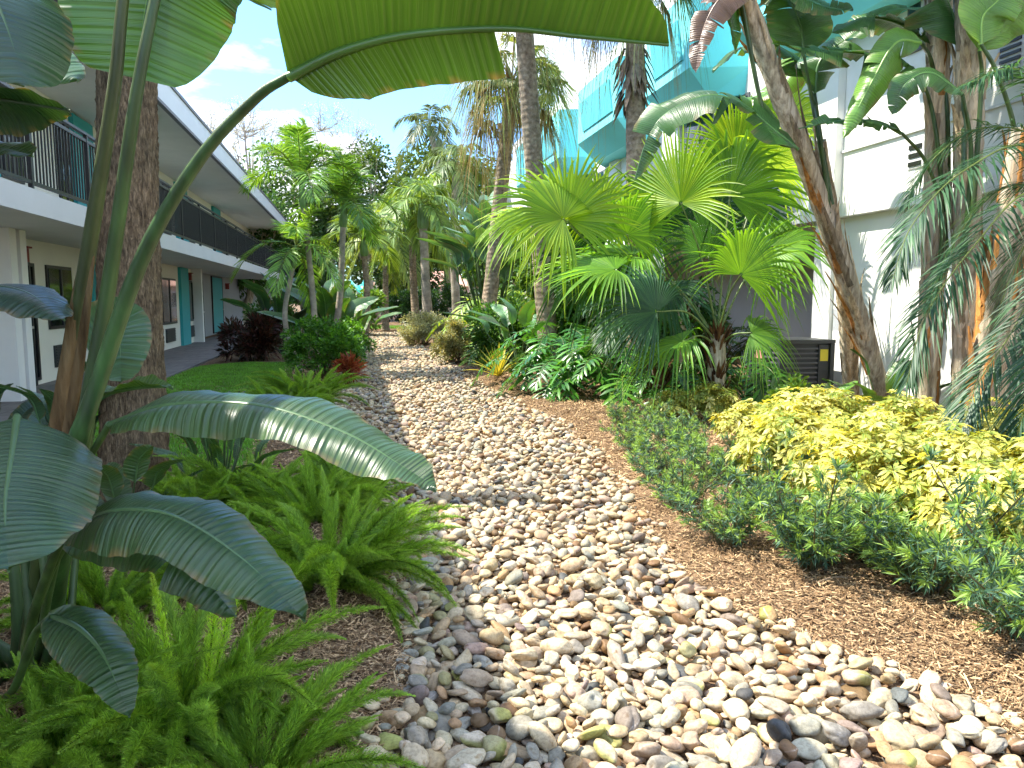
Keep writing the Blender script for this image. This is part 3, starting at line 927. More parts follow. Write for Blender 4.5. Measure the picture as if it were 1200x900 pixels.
# ================================================================ vegetation builders
def child(mb, name, m, parent, origin, smooth=True):
    """mesh built in world coordinates, hung under a thing whose origin is known"""
    o = mb.build(name, m, smooth=smooth)
    o.parent = parent
    o.location = tuple(-np.asarray(origin, float))
    return o
def sub(mb, name, m, parent, smooth=True):
    """a sub-part: its parent already carries the offset"""
    o = mb.build(name, m, smooth=smooth); o.parent = parent
    return o

def blade(mid, hw, face, c1, c2, hws=(1, 1), sides=(1, 1), t_end=(1, 1), fold=.25, droop=.25, tears=0, ripple=.012, n=46, m=7, seed=0, prof=None, midr=.012, twist=0.0, tipsharp=.7, rib_col=None):
    """paddle leaf: midrib curve, half width, rough face direction"""
    r = np.random.default_rng(seed)
    P = smoothpath(mid, n); T = tangents(P)
    face = nrm(np.asarray(face, float))
    side = nrm(np.cross(T, face)); nn = nrm(np.cross(side, T))
    if twist:
        a = np.linspace(0, twist, n)[:, None]; side, nn = side * np.cos(a) + nn * np.sin(a), nn * np.cos(a) - side * np.sin(a)
    t = np.linspace(0, 1, n)
    w = np.where(t < .22, np.sqrt(np.clip(1 - (1 - t / .22) ** 2, 0, 1)), 1.0) * np.clip(1 - np.clip((t - .3) / .7, 0, 1) ** 2.0, 0, 1) ** tipsharp * hw
    L = np.linalg.norm(np.diff(P, axis=0), axis=1).sum()
    mb = MB()
    j = np.linspace(0, 1, m)
    for si, sg in enumerate((-1, 1)):
        if not sides[si]: continue
        cuts = [0]
        if tears:
            cuts += sorted(r.choice(np.arange(5, n - 4), min(tears, n - 10), replace=False).tolist())
        last = int((n - 1) * t_end[si]); cuts = [c_ for c_ in cuts if c_ < last - 1] + [last]
        for a, b in zip(cuts[:-1], cuts[1:]):
            if b - a < 1: continue
            ii = np.arange(a, b + 1)
            f = fold + (r.normal(0, .22) if tears else 0); dr = droop + (abs(r.normal(0, .35)) if tears else 0)
            tt = t[ii]
            # ragged gap: torn pieces narrow a little towards their edge
            ww = w[ii] * hws[si]
            X = ww[:, None] * j[None]
            sh = 0
            if tears and len(ii) > 1:
                q = (np.linspace(-1, 1, len(ii)) * -1)[:, None] * (j[None] ** 2) * .006
                sh = q
            off = side[ii][:, None] * (sg * X * np.cos(f))[..., None] + nn[ii][:, None] * (X * np.sin(f) - dr * X ** 2 / max(hw, 1e-3))[..., None]
            slant = T[ii][:, None] * (X * .28 * (1 - tt[:, None] * .3) + sh)[..., None]
            rp = ripple * .35 * np.sin(tt * L * 70 + sg + r.uniform(0, 6))[:, None] * j[None] ** 2 + ripple * 1.2 * np.sin(tt * L * 17 + seed)[:, None] * j[None] ** 1.5
            edge = (r.normal(0, .0012, len(ii))[:, None] * (j[None] > .99))
            V = P[ii][:, None] + off + slant + nn[ii][:, None] * rp[..., None] + side[ii][:, None] * edge[..., None] * sg
            k1, k2 = np.meshgrid(np.arange(len(ii) - 1), np.arange(m - 1), indexing='ij')
            F = np.stack([k1 * m + k2, k1 * m + k2 + 1, (k1 + 1) * m + k2 + 1, (k1 + 1) * m + k2], -1).reshape(-1, 4)
            if sg > 0: F = F[:, ::-1]
            cc_ = np.array(c1)[None, None] * (1 - j[None, :, None] * .5) + np.array(c2)[None, None] * j[None, :, None] * .5
            cc_ = np.broadcast_to(cc_, V.shape) * (1 + r.normal(0, .03, (len(ii), 1, 1)))
            br_ = np.clip(r.normal(.1, .5, (len(ii), 1, 1)), 0, 1) * (j[None, :, None] > .99); cc_ = cc_ * (1 - br_) + np.array((.22, .15, .06)) * br_
            uv = np.stack(np.broadcast_arrays((sg * X) / .5, (tt * L)[:, None]), -1)
            mb.add(V.reshape(-1, 3), F, cc_.reshape(-1, 3), uv.reshape(-1, 2))
    rr = np.linspace(midr, midr * .25, n)
    last = int((n - 1) * max(t_end))
    tube(mb, (P - nn * midr * .35)[:last + 1], rr[:last + 1], 6, rib_col if rib_col is not None else tuple(np.array(c2) * 1.3 + .02))
    mb.uv[-1][:] = .3; mb.uv[-2][:] = .3
    return mb, P[0], T[0]
DG, MG, LG = (.040, .088, .030), (.052, .115, .032), (.09, .20, .03)
def paddle_leaf(plant, origin, pet, mid, hw, face, r0=.02, c1=DG, c2=MG, label=None, petcol=(.045, .085, .022), **kw):
    mb, p0, t0 = blade(mid, hw, face, c1, c2, **kw)
    lf = child(mb, 'leaf', M['paddle'], plant, origin)
    if label: lf['label'] = label
    if pet is not None:
        P = smoothpath(list(pet) + [p0], 26)
        mp_ = MB(); tube(mp_, P, kw.get('midr', .012) + (r0 - kw.get('midr', .012)) * (1 - np.linspace(0, 1, 26)) ** 1.25, 10, vary(tuple(np.array(petcol) * .8), tuple(np.array(petcol) * 1.25), 26, .1), 0, True, .8)
        sub(mp_, 'petiole', M['stalk'], lf)
    return lf

def pinnate(P, nl, L, w, col1, col2, ang=(75, 28), droopy=.4, vee=.25, seed=0, prof='lance', start=.12, segs=4, rr=.012, clump=0.0, lenprof=None, rib=(.16, .22, .05), face=None):
    """feather leaf along curve P"""
    r = np.random.default_rng(seed)
    P = smoothpath(P, 40); T = tangents(P)
    ref = np.array([0, 0, 1.]) if face is None else np.asarray(face, float)
    side = nrm(np.cross(T, ref)); up = nrm(np.cross(side, T))
    mb = MB(); tube(mb, P, np.linspace(rr, rr * .3, 40), 5, rib)
    t = np.linspace(start, .995, nl)
    idx = t * 39; i0 = np.minimum(idx.astype(int), 38); f = (idx - i0)[:, None]
    lerp = lambda A: A[i0] * (1 - f) + A[i0 + 1] * f
    base, Tt, sd, uu = lerp(P), nrm(lerp(T)), nrm(lerp(side)), nrm(lerp(up))
    s = (t - start) / (1 - start)
    ll = L * (np.sin(np.pi * (s * .86 + .12)) ** .6) if lenprof is None else L * lenprof(s)
    a = np.radians(ang[0] + (ang[1] - ang[0]) * s)
    for sg in (-1, 1):
        jit = r.normal(0, .09, (nl, 3))
        aa = a + r.normal(0, .05, nl)
        d = Tt * np.cos(aa)[:, None] + sd * (sg * np.sin(aa))[:, None] + uu * (vee + clump * r.normal(0, 1, nl))[:, None] + jit
        n_ = uu + .4 * r.normal(0, .3, (nl, 3))
        leaves(mb, base, d, n_, ll * r.uniform(.88, 1.1, nl), w, droopy * r.uniform(.7, 1.3, nl), segs, prof, vary(col1, col2, nl, .12, r), .2)
    return mb

def fan(hub, R, axis, normal, c1, c2, seed=0, nseg=44, spread=270, split=.55, droop=.25, cup=.12, flat=.0):
    """fan leaf: hub point, radius, axis = direction of the middle segment, normal = leaf face"""
    r = np.random.default_rng(seed)
    axis = nrm(nrm(np.asarray(axis, float)) + r.normal(0, .12, 3)); normal = nrm(nrm(np.asarray(normal, float)) + r.normal(0, .22, 3)); spread = spread * r.uniform(.72, 1.02)
    sx = nrm(np.cross(axis, normal)); normal = nrm(np.cross(sx, axis))
    a = np.radians(np.linspace(-spread / 2, spread / 2, nseg)) ; da = np.radians(spread) / nseg
    rows = np.array([.03, .2, .4, split, .72, .87, 1.0]); m = len(rows)
    Rk = R * (1 - .22 * (np.abs(a) / a.max()) ** 2) * r.uniform(.93, 1.05, nseg)
    full = rows[None] * Rk[:, None]
    half = full * np.tan(da / 2)
    hs = split * Rk[:, None] * np.tan(da / 2)
    tp = np.clip((1 - rows) / (1 - split), 0, 1) ** .75
    half = np.where(rows[None] <= split + 1e-6, half * 1.002, hs * tp[None] * 1.05 + .0004)
    da_j = r.normal(0, .045, nseg)[:, None] * np.clip(rows - split, 0, 1)[None] * 2
    ang = a[:, None] + da_j
    dr = (np.cos(ang)[..., None] * axis + np.sin(ang)[..., None] * sx)
    ta = (-np.sin(ang)[..., None] * axis + np.cos(ang)[..., None] * sx)
    ce = hub + dr * full[..., None] + normal * (cup * full * (1 - rows[None] * .6))[..., None]
    dz = (droop * 1.15 + .06) * r.uniform(.5, 1.9, nseg)[:, None] * R * np.clip(rows[None] - split * .8, 0, 1) ** 1.8 * 1.6
    ce = ce - ZV * dz[..., None]
    pl = half * .45
    Lf = ce - ta * half[..., None] + normal * pl[..., None]; Rt = ce + ta * half[..., None] + normal * pl[..., None]
    Ce = ce - normal * (pl * .6)[..., None]
    V = np.stack([Lf, Ce, Rt], 2)
    fs = []
    for i in range(m - 1):
        for j in range(2): fs.append([i * 3 + j, i * 3 + j + 1, (i + 1) * 3 + j + 1, (i + 1) * 3 + j])
    F = (np.array(fs)[None] + (np.arange(nseg) * m * 3)[:, None, None]).reshape(-1, 4)
    cc_ = vary(c1, c2, nseg, .08, r)
    cc_ = cc_[:, None, None, :] * (1 + .25 * (rows[None, :, None, None] - .5))
    tipy = np.clip((rows - .86) * 5, 0, 1)[None, :, None, None] * r.random((nseg, 1, 1, 1)) * .6
    cc_ = cc_ * (1 - tipy) + np.array((.34, .27, .10)) * tipy
    cc_ = np.broadcast_to(cc_, V.shape)
    mb = MB(); mb.add(V.reshape(-1, 3), F, cc_.reshape(-1, 3))
    return mb
def fan_leaf(plant, origin, start, hub, R, axis, normal, c1, c2, seed, droop=.25, pr=.012, nseg=44, spread=260, sag=.15, split=.55, m='fan', cup=.12, petcol=(.13, .20, .05), pet=True, twigs=False):
    mb = fan(np.asarray(hub, float), R, axis, normal, c1, c2, seed, nseg, spread, split, droop, cup)
    lf = child(mb, 'leaf', M[m], plant, origin)
    if pet:
        s, h = np.asarray(start, float), np.asarray(hub, float)
        mid = s * .5 + h * .5 + ZV * sag * np.linalg.norm(h - s)
        mp_ = MB(); tube(mp_, smoothpath([s, mid, h], 12), np.linspace(pr * 1.4, pr * .7, 12), 6, petcol)
        sub(mp_, 'petiole', M['stalk'], lf)
    return lf

def trunk(mb, P, r, k=20, amp=.06, n=50, fis=0, seed=0, color=(1, 1, 1), flare=0.0):
    r0 = np.random.default_rng(seed)
    P = smoothpath(P, n)
    rr = np.interp(np.linspace(0, 1, n), np.linspace(0, 1, len(r)), r)
    rr = rr * (1 + flare * np.exp(-np.linspace(0, 1, n) * 14))
    T = tangents(P); ref = np.array([1.0, 0, 0]); X = nrm(np.cross(T, ref)); Yv = np.cross(T, X)
    a = np.linspace(0, 2 * np.pi, k, endpoint=False)
    L = np.linspace(0, 1, n)[:, None]
    ph = r0.uniform(0, 6.28, 8)
    g = 1 + amp * (np.sin(3 * a[None] + 5 * L + ph[0]) * .4 + np.sin(5 * a[None] - 11 * L + ph[1]) * .3) + amp * r0.normal(0, .35, (n, k))
    if fis:
        ff = r0.normal(0, 1, (n, k))
        for _ in range(3): ff[1:] = ff[1:] * .45 + ff[:-1] * .55
        g = g + fis * ff
    V = P[:, None] + (rr[:, None] * g)[..., None] * (np.cos(a)[None, :, None] * X[:, None] + np.sin(a)[None, :, None] * Yv[:, None])
    i, j = np.meshgrid(np.arange(n - 1), np.arange(k), indexing='ij'); j2 = (j + 1) % k
    mb.add(V.reshape(-1, 3), np.stack([i * k + j, i * k + j2, (i + 1) * k + j2, (i + 1) * k + j], -1).reshape(-1, 4), color)
    cv = np.vstack([V[-1], P[-1:]]); ci = np.arange(k)
    mb.add(cv, np.stack([ci, (ci + 1) % k, np.full(k, k)], -1), color)
    return P

# ---------------------------------------------------------------- foxtail fern
def frond_variant(seed, L=.5, bend=.6, R=.03, c1=(.15, .29, .03), c2=(.37, .58, .07), tipc=(.36, .56, .08), lift=1.0, dens=1.0):
    """one plume in local coordinates: leaves the origin upwards along +x"""
    r = np.random.default_rng(seed)
    n = 26; t = np.linspace(0, 1, n)
    ang = np.radians(68 * lift) - t * bend * 1.9
    P = np.zeros((n, 3)); st_ = L / (n - 1)
    for i in range(1, n): P[i] = P[i - 1] + st_ * np.array([np.cos(ang[i]), r.normal(0, .02), np.sin(ang[i])])
    mb = MB(); tube(mb, P, np.linspace(.0028, .001, n), 4, (.10, .18, .03), 0, False)
    T = tangents(P)
    nw = int(92 * dens); per = 15
    tt = np.repeat(np.linspace(.07, 1, nw), per); m = len(tt)
    idx = np.minimum((tt * (n - 1)), n - 1.001); i0 = idx.astype(int); f = (idx - i0)[:, None]
    base = P[i0] * (1 - f) + P[i0 + 1] * f; Td = T[i0]
    X = nrm(np.cross(Td, [0, 1.0, 0.05])); Y = np.cross(Td, X)
    a = r.uniform(0, 6.283, m)
    env = R * np.clip(tt * 7, .3, 1) * np.clip((1.03 - tt) * 2.6, .14, 1)
    ou = nrm(X * np.cos(a)[:, None] + Y * np.sin(a)[:, None])
    d = ou * .92 + Td * r.uniform(.45, .95, m)[:, None]
    c = vary(c1, c2, m, .2, r); k = np.clip((tt - .8) * 4, 0, 1)[:, None]
    c = c * (1 - k) + np.array(tipc) * k
    leaves(mb, base, d, Td, env * r.uniform(.75, 1.3, m), .0014 + .0007 * r.random(m), 0, 1, 'blade', c, 0)
    # short side shoots thicken the plume
    m2 = int(m * .8); q = r.integers(0, m, m2)
    b2 = base[q] + nrm(d[q]) * (env[q] * r.uniform(.35, .85, m2))[:, None]
    leaves(mb, b2, randdir(m2, .25) * .6 + Td[q] + ou[q] * .5, Td[q], env[q] * r.uniform(.35, .6, m2), .0014, 0, 1, 'blade', c[q] * r.uniform(.9, 1.3, (m2, 1)), 0)
    return mb
FRONDS = []
for i in range(9):
    L = [.50, .58, .66, .55, .70, .46, .62, .54, .52][i]
    bend = [.25, .55, .75, .42, .68, .1, .9, .6, .35][i]
    o = frond_variant(20 + i, L, bend, .036 + .005 * (i % 3)).build('frond', M['needle'])
    FRONDS.append(o.data); bpy.data.objects.remove(o)
lime = frond_variant(50, .64, .05, .036, (.40, .62, .05), (.62, .80, .10), (.70, .80, .18), 1.15).build('frond', M['needle']); LIME = lime.data; bpy.data.objects.remove(lime)
def foxtail(p, n, sc, label, seed, lime=0, spreadx=.05, group='foxtail ferns', low=.0):
    r = np.random.default_rng(seed)
    t = thing('foxtail_fern', label, 'fern', tuple(p), group)
    n = int(n * 1.35)
    for i in range(n):
        inner = i / n
        v = FRONDS[r.integers(0, 9)]
        o = bpy.data.objects.new('frond', LIME if i < lime else v); col.objects.link(o); o.parent = t
        a = r.uniform(0, 6.283) ; q = r.uniform(0, spreadx)
        o.location = (q * math.cos(a), q * math.sin(a), -.005)
        tilt = (r.uniform(-.75, .1) if i >= lime else r.uniform(-.1, .35)) * (1 - .35 * inner) + low
        s = sc * r.uniform(.75, 1.15) * (1.05 if i < lime else 1)
        o.rotation_euler = (r.normal(0, .12), -tilt, a + r.normal(0, .3))
        o.scale = (s, s, s)
    return t

# ---------------------------------------------------------------- shrubs
def leafy(center, radii, n, L, w, c1, c2, seed, clumps=26, csize=.32, prof='lance', up=.35, segs=2, droop=.2, gap=0., flatb=True):
    """leaves gathered in clumps through an ellipsoid"""
    r = np.random.default_rng(seed)
    center = np.asarray(center, float); radii = np.asarray(radii, float)
    cd = nrm(r.normal(0, 1, (clumps, 3))) * (r.random((clumps, 1)) ** .28)
    if flatb: cd[:, 2] = np.abs(cd[:, 2]) * 1.0 - .35 * (r.random(clumps) < .45)
    cp = center + cd * radii * (1 - csize * .6)
    q = r.integers(0, clumps, n)
    off = nrm(r.normal(0, 1, (n, 3))); rr = r.random((n, 1)) ** .45
    p = cp[q] + off * rr * csize * radii.mean() * r.uniform(.6, 1.25, (clumps, 1))[q]
    d = nrm(off + .6 * cd[q] + ZV * up + r.normal(0, .45, (n, 3)))
    nn = ZV + .6 * r.normal(0, 1, (n, 3))
    cv = vary(c1, c2, n, .18, r) * r.uniform(.85, 1.15, (clumps, 1))[q]
    mb = MB()
    leaves(mb, p, d, nn, L * r.uniform(.7, 1.25, n), w * r.uniform(.8, 1.2, n), droop, segs, prof, cv, .2)
    return mb, cp
def stems(mb, base, pts, r0=.012, color=(.12, .08, .05), k=5, sag=.1):
    for p in pts:
        p = np.asarray(p); m_ = (base + p) / 2 + np.array([(p[0] - base[0]) * .1, (p[1] - base[1]) * .1, -sag * abs(p[2] - base[2])])
        tube(mb, smoothpath([base, m_, p], 7), np.linspace(r0, r0 * .35, 7), k, color, 0, False)
def shrub(name, label, cat, p, radii, n, L, w, c1, c2, seed, group=None, mat='leaf', zc=None, **kw):
    t = thing(name, label, cat, tuple(p), group)
    zc = radii[2] * .62 if zc is None else zc
    mb, cp = leafy((0, 0, zc), radii, n, L, w, c1, c2, seed, **kw)
    o = mb.build('foliage', M[mat]); o.parent = t
    mb = MB(); stems(mb, np.array([0, 0, -.02]), cp[:14], .006 + radii[0] * .014)
    o = mb.build('stem', M['wood']); o.parent = t
    return t

# variegated schefflera: whorls of leaflets
def whorl_leaves(mb, p, up, L, w, c1, c2, r, k=8, edge=None):
    n = len(p)
    up = nrm(up); X = nrm(np.cross(up, r.normal(0, 1, (n, 3)))); Y = np.cross(up, X)
    a = (np.arange(k)[None] * 6.283 / k + r.uniform(0, 6.283, (n, 1))) + r.normal(0, .1, (n, k))
    d = X[:, None] * np.cos(a)[..., None] + Y[:, None] * np.sin(a)[..., None] + up[:, None] * r.uniform(-.1, .45, (n, k, 1))
    b = np.repeat(p, k, 0) + d.reshape(-1, 3) * L * .08
    cc_ = np.repeat(vary(c1, c2, n, .1, r), k, 0) * r.uniform(.85, 1.15, (n * k, 1))
    LL = np.repeat(L * r.uniform(.7, 1.2, n), k)
    u2 = np.repeat(up, k, 0) + .25 * r.normal(0, 1, (n * k, 3))
    leaves(mb, b, d.reshape(-1, 3), u2, LL, w, .3, 3, 'obov', cc_, .25)
    if edge is not None:      # green heart along the middle of each leaflet
        dd = nrm(d.reshape(-1, 3)); nn = nrm(np.cross(np.cross(dd, u2), dd))
        leaves(mb, b + nn * .0012, dd, u2, LL * .7, w * .3, .3, 3, 'obov', vary(edge[0], edge[1], n * k, .2, r), .25)
def schefflera(p, radii, nw, seed, label, gold=1.0, parent=None):
    r = np.random.default_rng(seed)
    t = thing('schefflera_shrub', label, 'shrub', tuple(p), 'variegated schefflera shrubs')
    nb = 9
    for b in range(nb):
        a = b * 6.283 / nb + r.uniform(-.3, .3); q = r.uniform(.15, 1) if b else 0
        tip = np.array([math.cos(a) * radii[0] * q * .62, math.sin(a) * radii[1] * q * .62, radii[2] * (1.0 - .30 * q * q) * r.uniform(.85, 1.05)])
        mb = MB(); stems(mb, np.array([tip[0] * .15, tip[1] * .15, -.02]), [tip * np.array([1, 1, .97])], .011, (.22, .17, .10), 6)
        m = nw // nb
        od = randdir(m, .35); od[:, 2] = np.abs(od[:, 2]) * r.uniform(.2, 1, m) - .45 * (r.random(m) < .5) * r.random(m); od = nrm(od)
        rr_ = np.array([radii[0] * .46, radii[1] * .46, radii[2] * .58])
        cpos = tip * np.array([1, 1, .66]) + od * rr_ * (r.random((m, 1)) ** .4)
        cpos[:, 2] = np.maximum(cpos[:, 2], .06)
        g = r.random(m) < .56 * gold
        for sel, (ca, cb_), ed in ((g, ((.62, .60, .10), (.78, .77, .30)), ((.14, .24, .035), (.30, .38, .07))), (~g, ((.22, .30, .05), (.42, .44, .09)), ((.05, .14, .02), (.14, .24, .03)))):
            if sel.sum(): whorl_leaves(mb, cpos[sel], od[sel] + ZV * .8 + .3 * r.normal(0, 1, (sel.sum(), 3)), .075, .0125, ca, cb_, r, 8, ed)
        # short petioles
        tube_b = cpos - nrm(od) * .05
        leaves(mb, tube_b, cpos - tube_b, np.array([0.3, .2, 1]), .05, .0012, 0, 1, 'strap', (.25, .3, .08), 0)
        o = mb.build('branch', M['leaf']); o.parent = t
    return t
# podocarpus: soft upright shoots with whorled narrow leaves
def podo_branch(seed, Hh, lean):
    r = np.random.default_rng(seed)
    P = smoothpath([(0, 0, 0), (lean * .35, 0, Hh * .45), (lean, r.normal(0, .03), Hh)], 14)
    mb = MB(); tube(mb, P, np.linspace(.006, .002, 14), 5, (.12, .11, .05), 0, False)
    ns_ = 13
    for s in range(ns_):
        t = .18 + .82 * (s + r.uniform(0, .6)) / ns_; i = min(int(t * 13), 13); b = P[i]
        if s == ns_ - 1: b = P[-1]
        a = r.uniform(0, 6.283); Ls = .055 + .10 * (1 - t) * r.uniform(.5, 1.2)
        e = b + np.array([math.cos(a) * Ls, math.sin(a) * Ls, Ls * r.uniform(.5, 1.0)]) if s < ns_ - 1 else b + np.array([0, 0, .03])
        if s < ns_ - 1: tube(mb, [b, (b + e) / 2 - ZV * .01, e], .0016, 4, (.16, .20, .06), 0, False)
        T = nrm(e - b) if s < ns_ - 1 else ZV
        m = 34
        tt = r.random(m) ** .7; base = b + (e - b) * tt[:, None]
        d = nrm(nrm(r.normal(0, 1, (m, 3))) + T * (.35 + tt[:, None] * 1.1))
        new = (tt > .72)[:, None]
        c = np.where(new, vary((.20, .36, .08), (.32, .50, .12), m, .15, r), vary((.045, .115, .075), (.11, .22, .13), m, .2, r))
        leaves(mb, base, d, T + .2 * r.normal(0, 1, (m, 3)), r.uniform(.034, .056, m), .0034, .1, 2, 'lance', c, .15)
    return mb
PODO = []
for i in range(7):
    o = podo_branch(70 + i, .34 + .06 * (i % 4), .02 + .045 * i).build('branch', M['leaf']); PODO.append(o.data); bpy.data.objects.remove(o)
def podocarpus(p, sc, n, seed, label, wid=.09):
    r = np.random.default_rng(seed)
    t = thing('podocarpus_shrub', label, 'shrub', tuple(p), 'young dark green shrubs along the mulch')
    for i in range(n):
        o = bpy.data.objects.new('branch', PODO[r.integers(0, 7)]); col.objects.link(o); o.parent = t
        a = i * 2.4 + r.normal(0, .3); q = r.uniform(.01, wid)
        o.location = (q * math.cos(a), q * math.sin(a), -.01)
        s = sc * r.uniform(.65, 1.15)
        o.rotation_euler = (0, r.uniform(0, .55), a); o.scale = (s, s, s)
    return t

# ---------------------------------------------------------------- palms
def crown_curve(c, az, el, L, droop, n=6):
    """arching stem from crown centre"""
    t = np.linspace(0, 1, n); h = np.array([math.cos(az), math.sin(az), 0])
    return [np.asarray(c) + h * (L * math.cos(el) * q * (1 - .18 * droop * q)) + ZV * (L * math.sin(el) * q - L * droop * q * q) for q in t]
def feather_palm(label, base, top, r0, nf, L, lf, c1, c2, seed, group, crownshaft=.0, droop=(.55, .9), els=(1.25, -.1), nl=46, lw=.016, m='leaf', bk='greybark', vee=.3, extra_az=None, name='feather_palm', bend=None, ang=(70, 30), shaftc=(.12, .22, .06), ldroop=.5):
    r = np.random.default_rng(seed)
    base, top = np.asarray(base, float), np.asarray(top, float)
    t = thing(name, label, 'palm', tuple(base), group)
    mid = (base + top) / 2 + (bend if bend is not None else r.normal(0, .08, 3) * [1, 1, 0])
    mb = MB(); trunk(mb, [base - ZV * .05, mid, top], (r0, r0 * .85, r0 * .75), 12, .04, 26, 0, seed, flare=.35)
    child(mb, 'trunk', M[bk], t, base)
    c = top.copy()
    if crownshaft:
        mb = MB(); q = smoothpath([top - ZV * .01, top + (top - mid) / np.linalg.norm(top - mid) * crownshaft], 10)
        tube(mb, q, r0 * np.array([.8, 1.05, 1.1, 1.05, 1, .95, .85, .75, .6, .45]), 12, shaftc); child(mb, 'crownshaft', M['stalk'], t, base); c = q[-1]
    for i in range(nf):
        f = i / max(nf - 1, 1)
        az = i * 2.39996 + r.normal(0, .15); el = els[0] + (els[1] - els[0]) * f + r.normal(0, .08)
        Lf = L * r.uniform(.85, 1.1) * (.85 + .15 * math.sin(f * 3.1)); dr = droop[0] + (droop[1] - droop[0]) * f
        P = crown_curve(c - ZV * .06 * f, az, el, Lf, dr * r.uniform(.85, 1.15))
        mb = pinnate(P, nl, lf, lw, c1, c2, ang, ldroop, vee, seed * 50 + i, rr=.012 + r0 * .05, clump=.08)
        child(mb, 'frond', M[m], t, base)
    return t
def sabal(label, base, top, r0, nf, R, seed, group, bend=(0, 0, 0), c1=(.045, .10, .03), c2=(.13, .19, .06), old=6, pet=1.0, skirt=0, bk='palmbark', name='cabbage_palm', crown=True, k=20, fis=0, n=60):
    r = np.random.default_rng(seed)
    base, top = np.asarray(base, float), np.asarray(top, float)
    t = thing(name, label, 'palm', tuple(base), group)
    mid = (base + top) / 2 + np.asarray(bend)
    mb = MB(); P = trunk(mb, [base - ZV * .1, mid, top], (r0 * 1.05, r0, r0 * .9), k, .05, n, fis, seed, flare=.25)
    child(mb, 'trunk', M[bk], t, base)
    if skirt:
        mb = MB(); m = skirt
        a = r.uniform(0, 6.283, m); z = r.uniform(-2.0, -1.2, m)
        b = top + np.stack([np.cos(a) * r0 * .9, np.sin(a) * r0 * .9, z], 1)
        d = np.stack([np.cos(a) * .75, np.sin(a) * .75, -.9 - r.random(m)], 1)
        leaves(mb, b, d, np.stack([np.cos(a), np.sin(a), np.ones(m) * .5], 1), r.uniform(.25, .5, m), .045, .1, 3, 'strap', vary((.16, .11, .07), (.36, .28, .21), m, .2, r), .35)
        child(mb, 'old_leaf_base', M['wood'], t, base)
    if not crown: return t
    # boots and fibre at the crown's heart
    mb = MB(); m = 34; a = r.uniform(0, 6.283, m); z = r.uniform(-.45, .25, m)
    b = top + np.stack([np.cos(a) * r0 * .7, np.sin(a) * r0 * .7, z], 1)
    leaves(mb, b, np.stack([np.cos(a) * .7, np.sin(a) * .7, np.ones(m)], 1), np.stack([-np.cos(a), -np.sin(a), np.ones(m)], 1), .35, .035, -.1, 3, 'strap', vary((.22, .11, .05), (.36, .24, .13), m, .2, r), .3)
    child(mb, 'leaf_base', M['wood'], t, base)
    for i in range(nf):
        f = i / (nf - 1)
        az = i * 2.39996 + r.normal(0, .15); el = 1.2 - 2.0 * f + r.normal(0, .1)
        h = np.array([math.cos(az), math.sin(az), 0]); Lp = R * pet * r.uniform(.75, 1.05)
        hub = top + h * Lp * math.cos(el) + ZV * Lp * (math.sin(el) - .12)
        ax_ = h * math.cos(el * .6 - .5) + ZV * math.sin(el * .6 - .5)
        no = nrm(ZV * 1.0 + h * (.2 - el * .2) + r.normal(0, .25, 3))
        isold = i >= nf - old
        ca, cb_ = (((.26, .20, .07), (.42, .30, .12)) if isold else (c1, c2))
        fan_leaf(t, base, top, hub, R * r.uniform(.8, 1.05) * (.9 if isold else 1), ax_, no, ca, cb_, seed * 60 + i, .75 + (.5 if isold else 0), .013, 46, 250, .1, .28, 'dry' if isold else 'fan', .05, (.2, .22, .08) if not isold else (.3, .2, .1))
    return t
def broad_tree(label, base, h, cr, seed, group, c1, c2, nleaf=9000, L=.16, w=.05, name='broadleaf_tree', tr=.2, clumps=40, csize=.28, zc=None, mat='leaf', bcol=(1, 1, 1)):
    r = np.random.default_rng(seed)
    base = np.asarray(base, float); cr = np.asarray(cr, float)
    t = thing(name, label, 'tree', tuple(base), group)
    cen = np.array([0, 0, h - cr[2] * .85])
    mb, cp = leafy(cen, cr, nleaf, L, w, c1, c2, seed, clumps, csize, up=.1, flatb=False, droop=.3)
    o = mb.build('crown', M[mat]); o.parent = t
    mb = MB(); fork = np.array([r.normal(0, .2), r.normal(0, .2), max(cen[2] - cr[2] * .8, h * .22)])
    trunk(mb, [(0, 0, -.1), fork * .5 + (.08, .05, 0), fork, cen], (tr, tr * .75, tr * .6, tr * .25), 10, .08, 22, 0, seed, bcol, .4)
    stems(mb, fork, cp[:24], tr * (.35 if name != 'sparse_tree' else .22), bcol, 6, .05)
    if name == 'sparse_tree':
        hubs_ = cp[:24] * .75 + fork * .25
        for q_ in cp[24:]:
            h_ = hubs_[np.argmin(np.linalg.norm(hubs_ - q_, axis=1))]; stems(mb, h_, [q_], tr * .12, bcol, 4, .1)
            for _ in range(7): stems(mb, q_ + (h_ - q_) * r.random() * .4, [q_ + r.normal(0, .45, 3)], .014, bcol, 3, .1)
    o = mb.build('trunk', M['sheath'] if bcol == (1, 1, 1) else M['wood']); o.parent = t
    return t

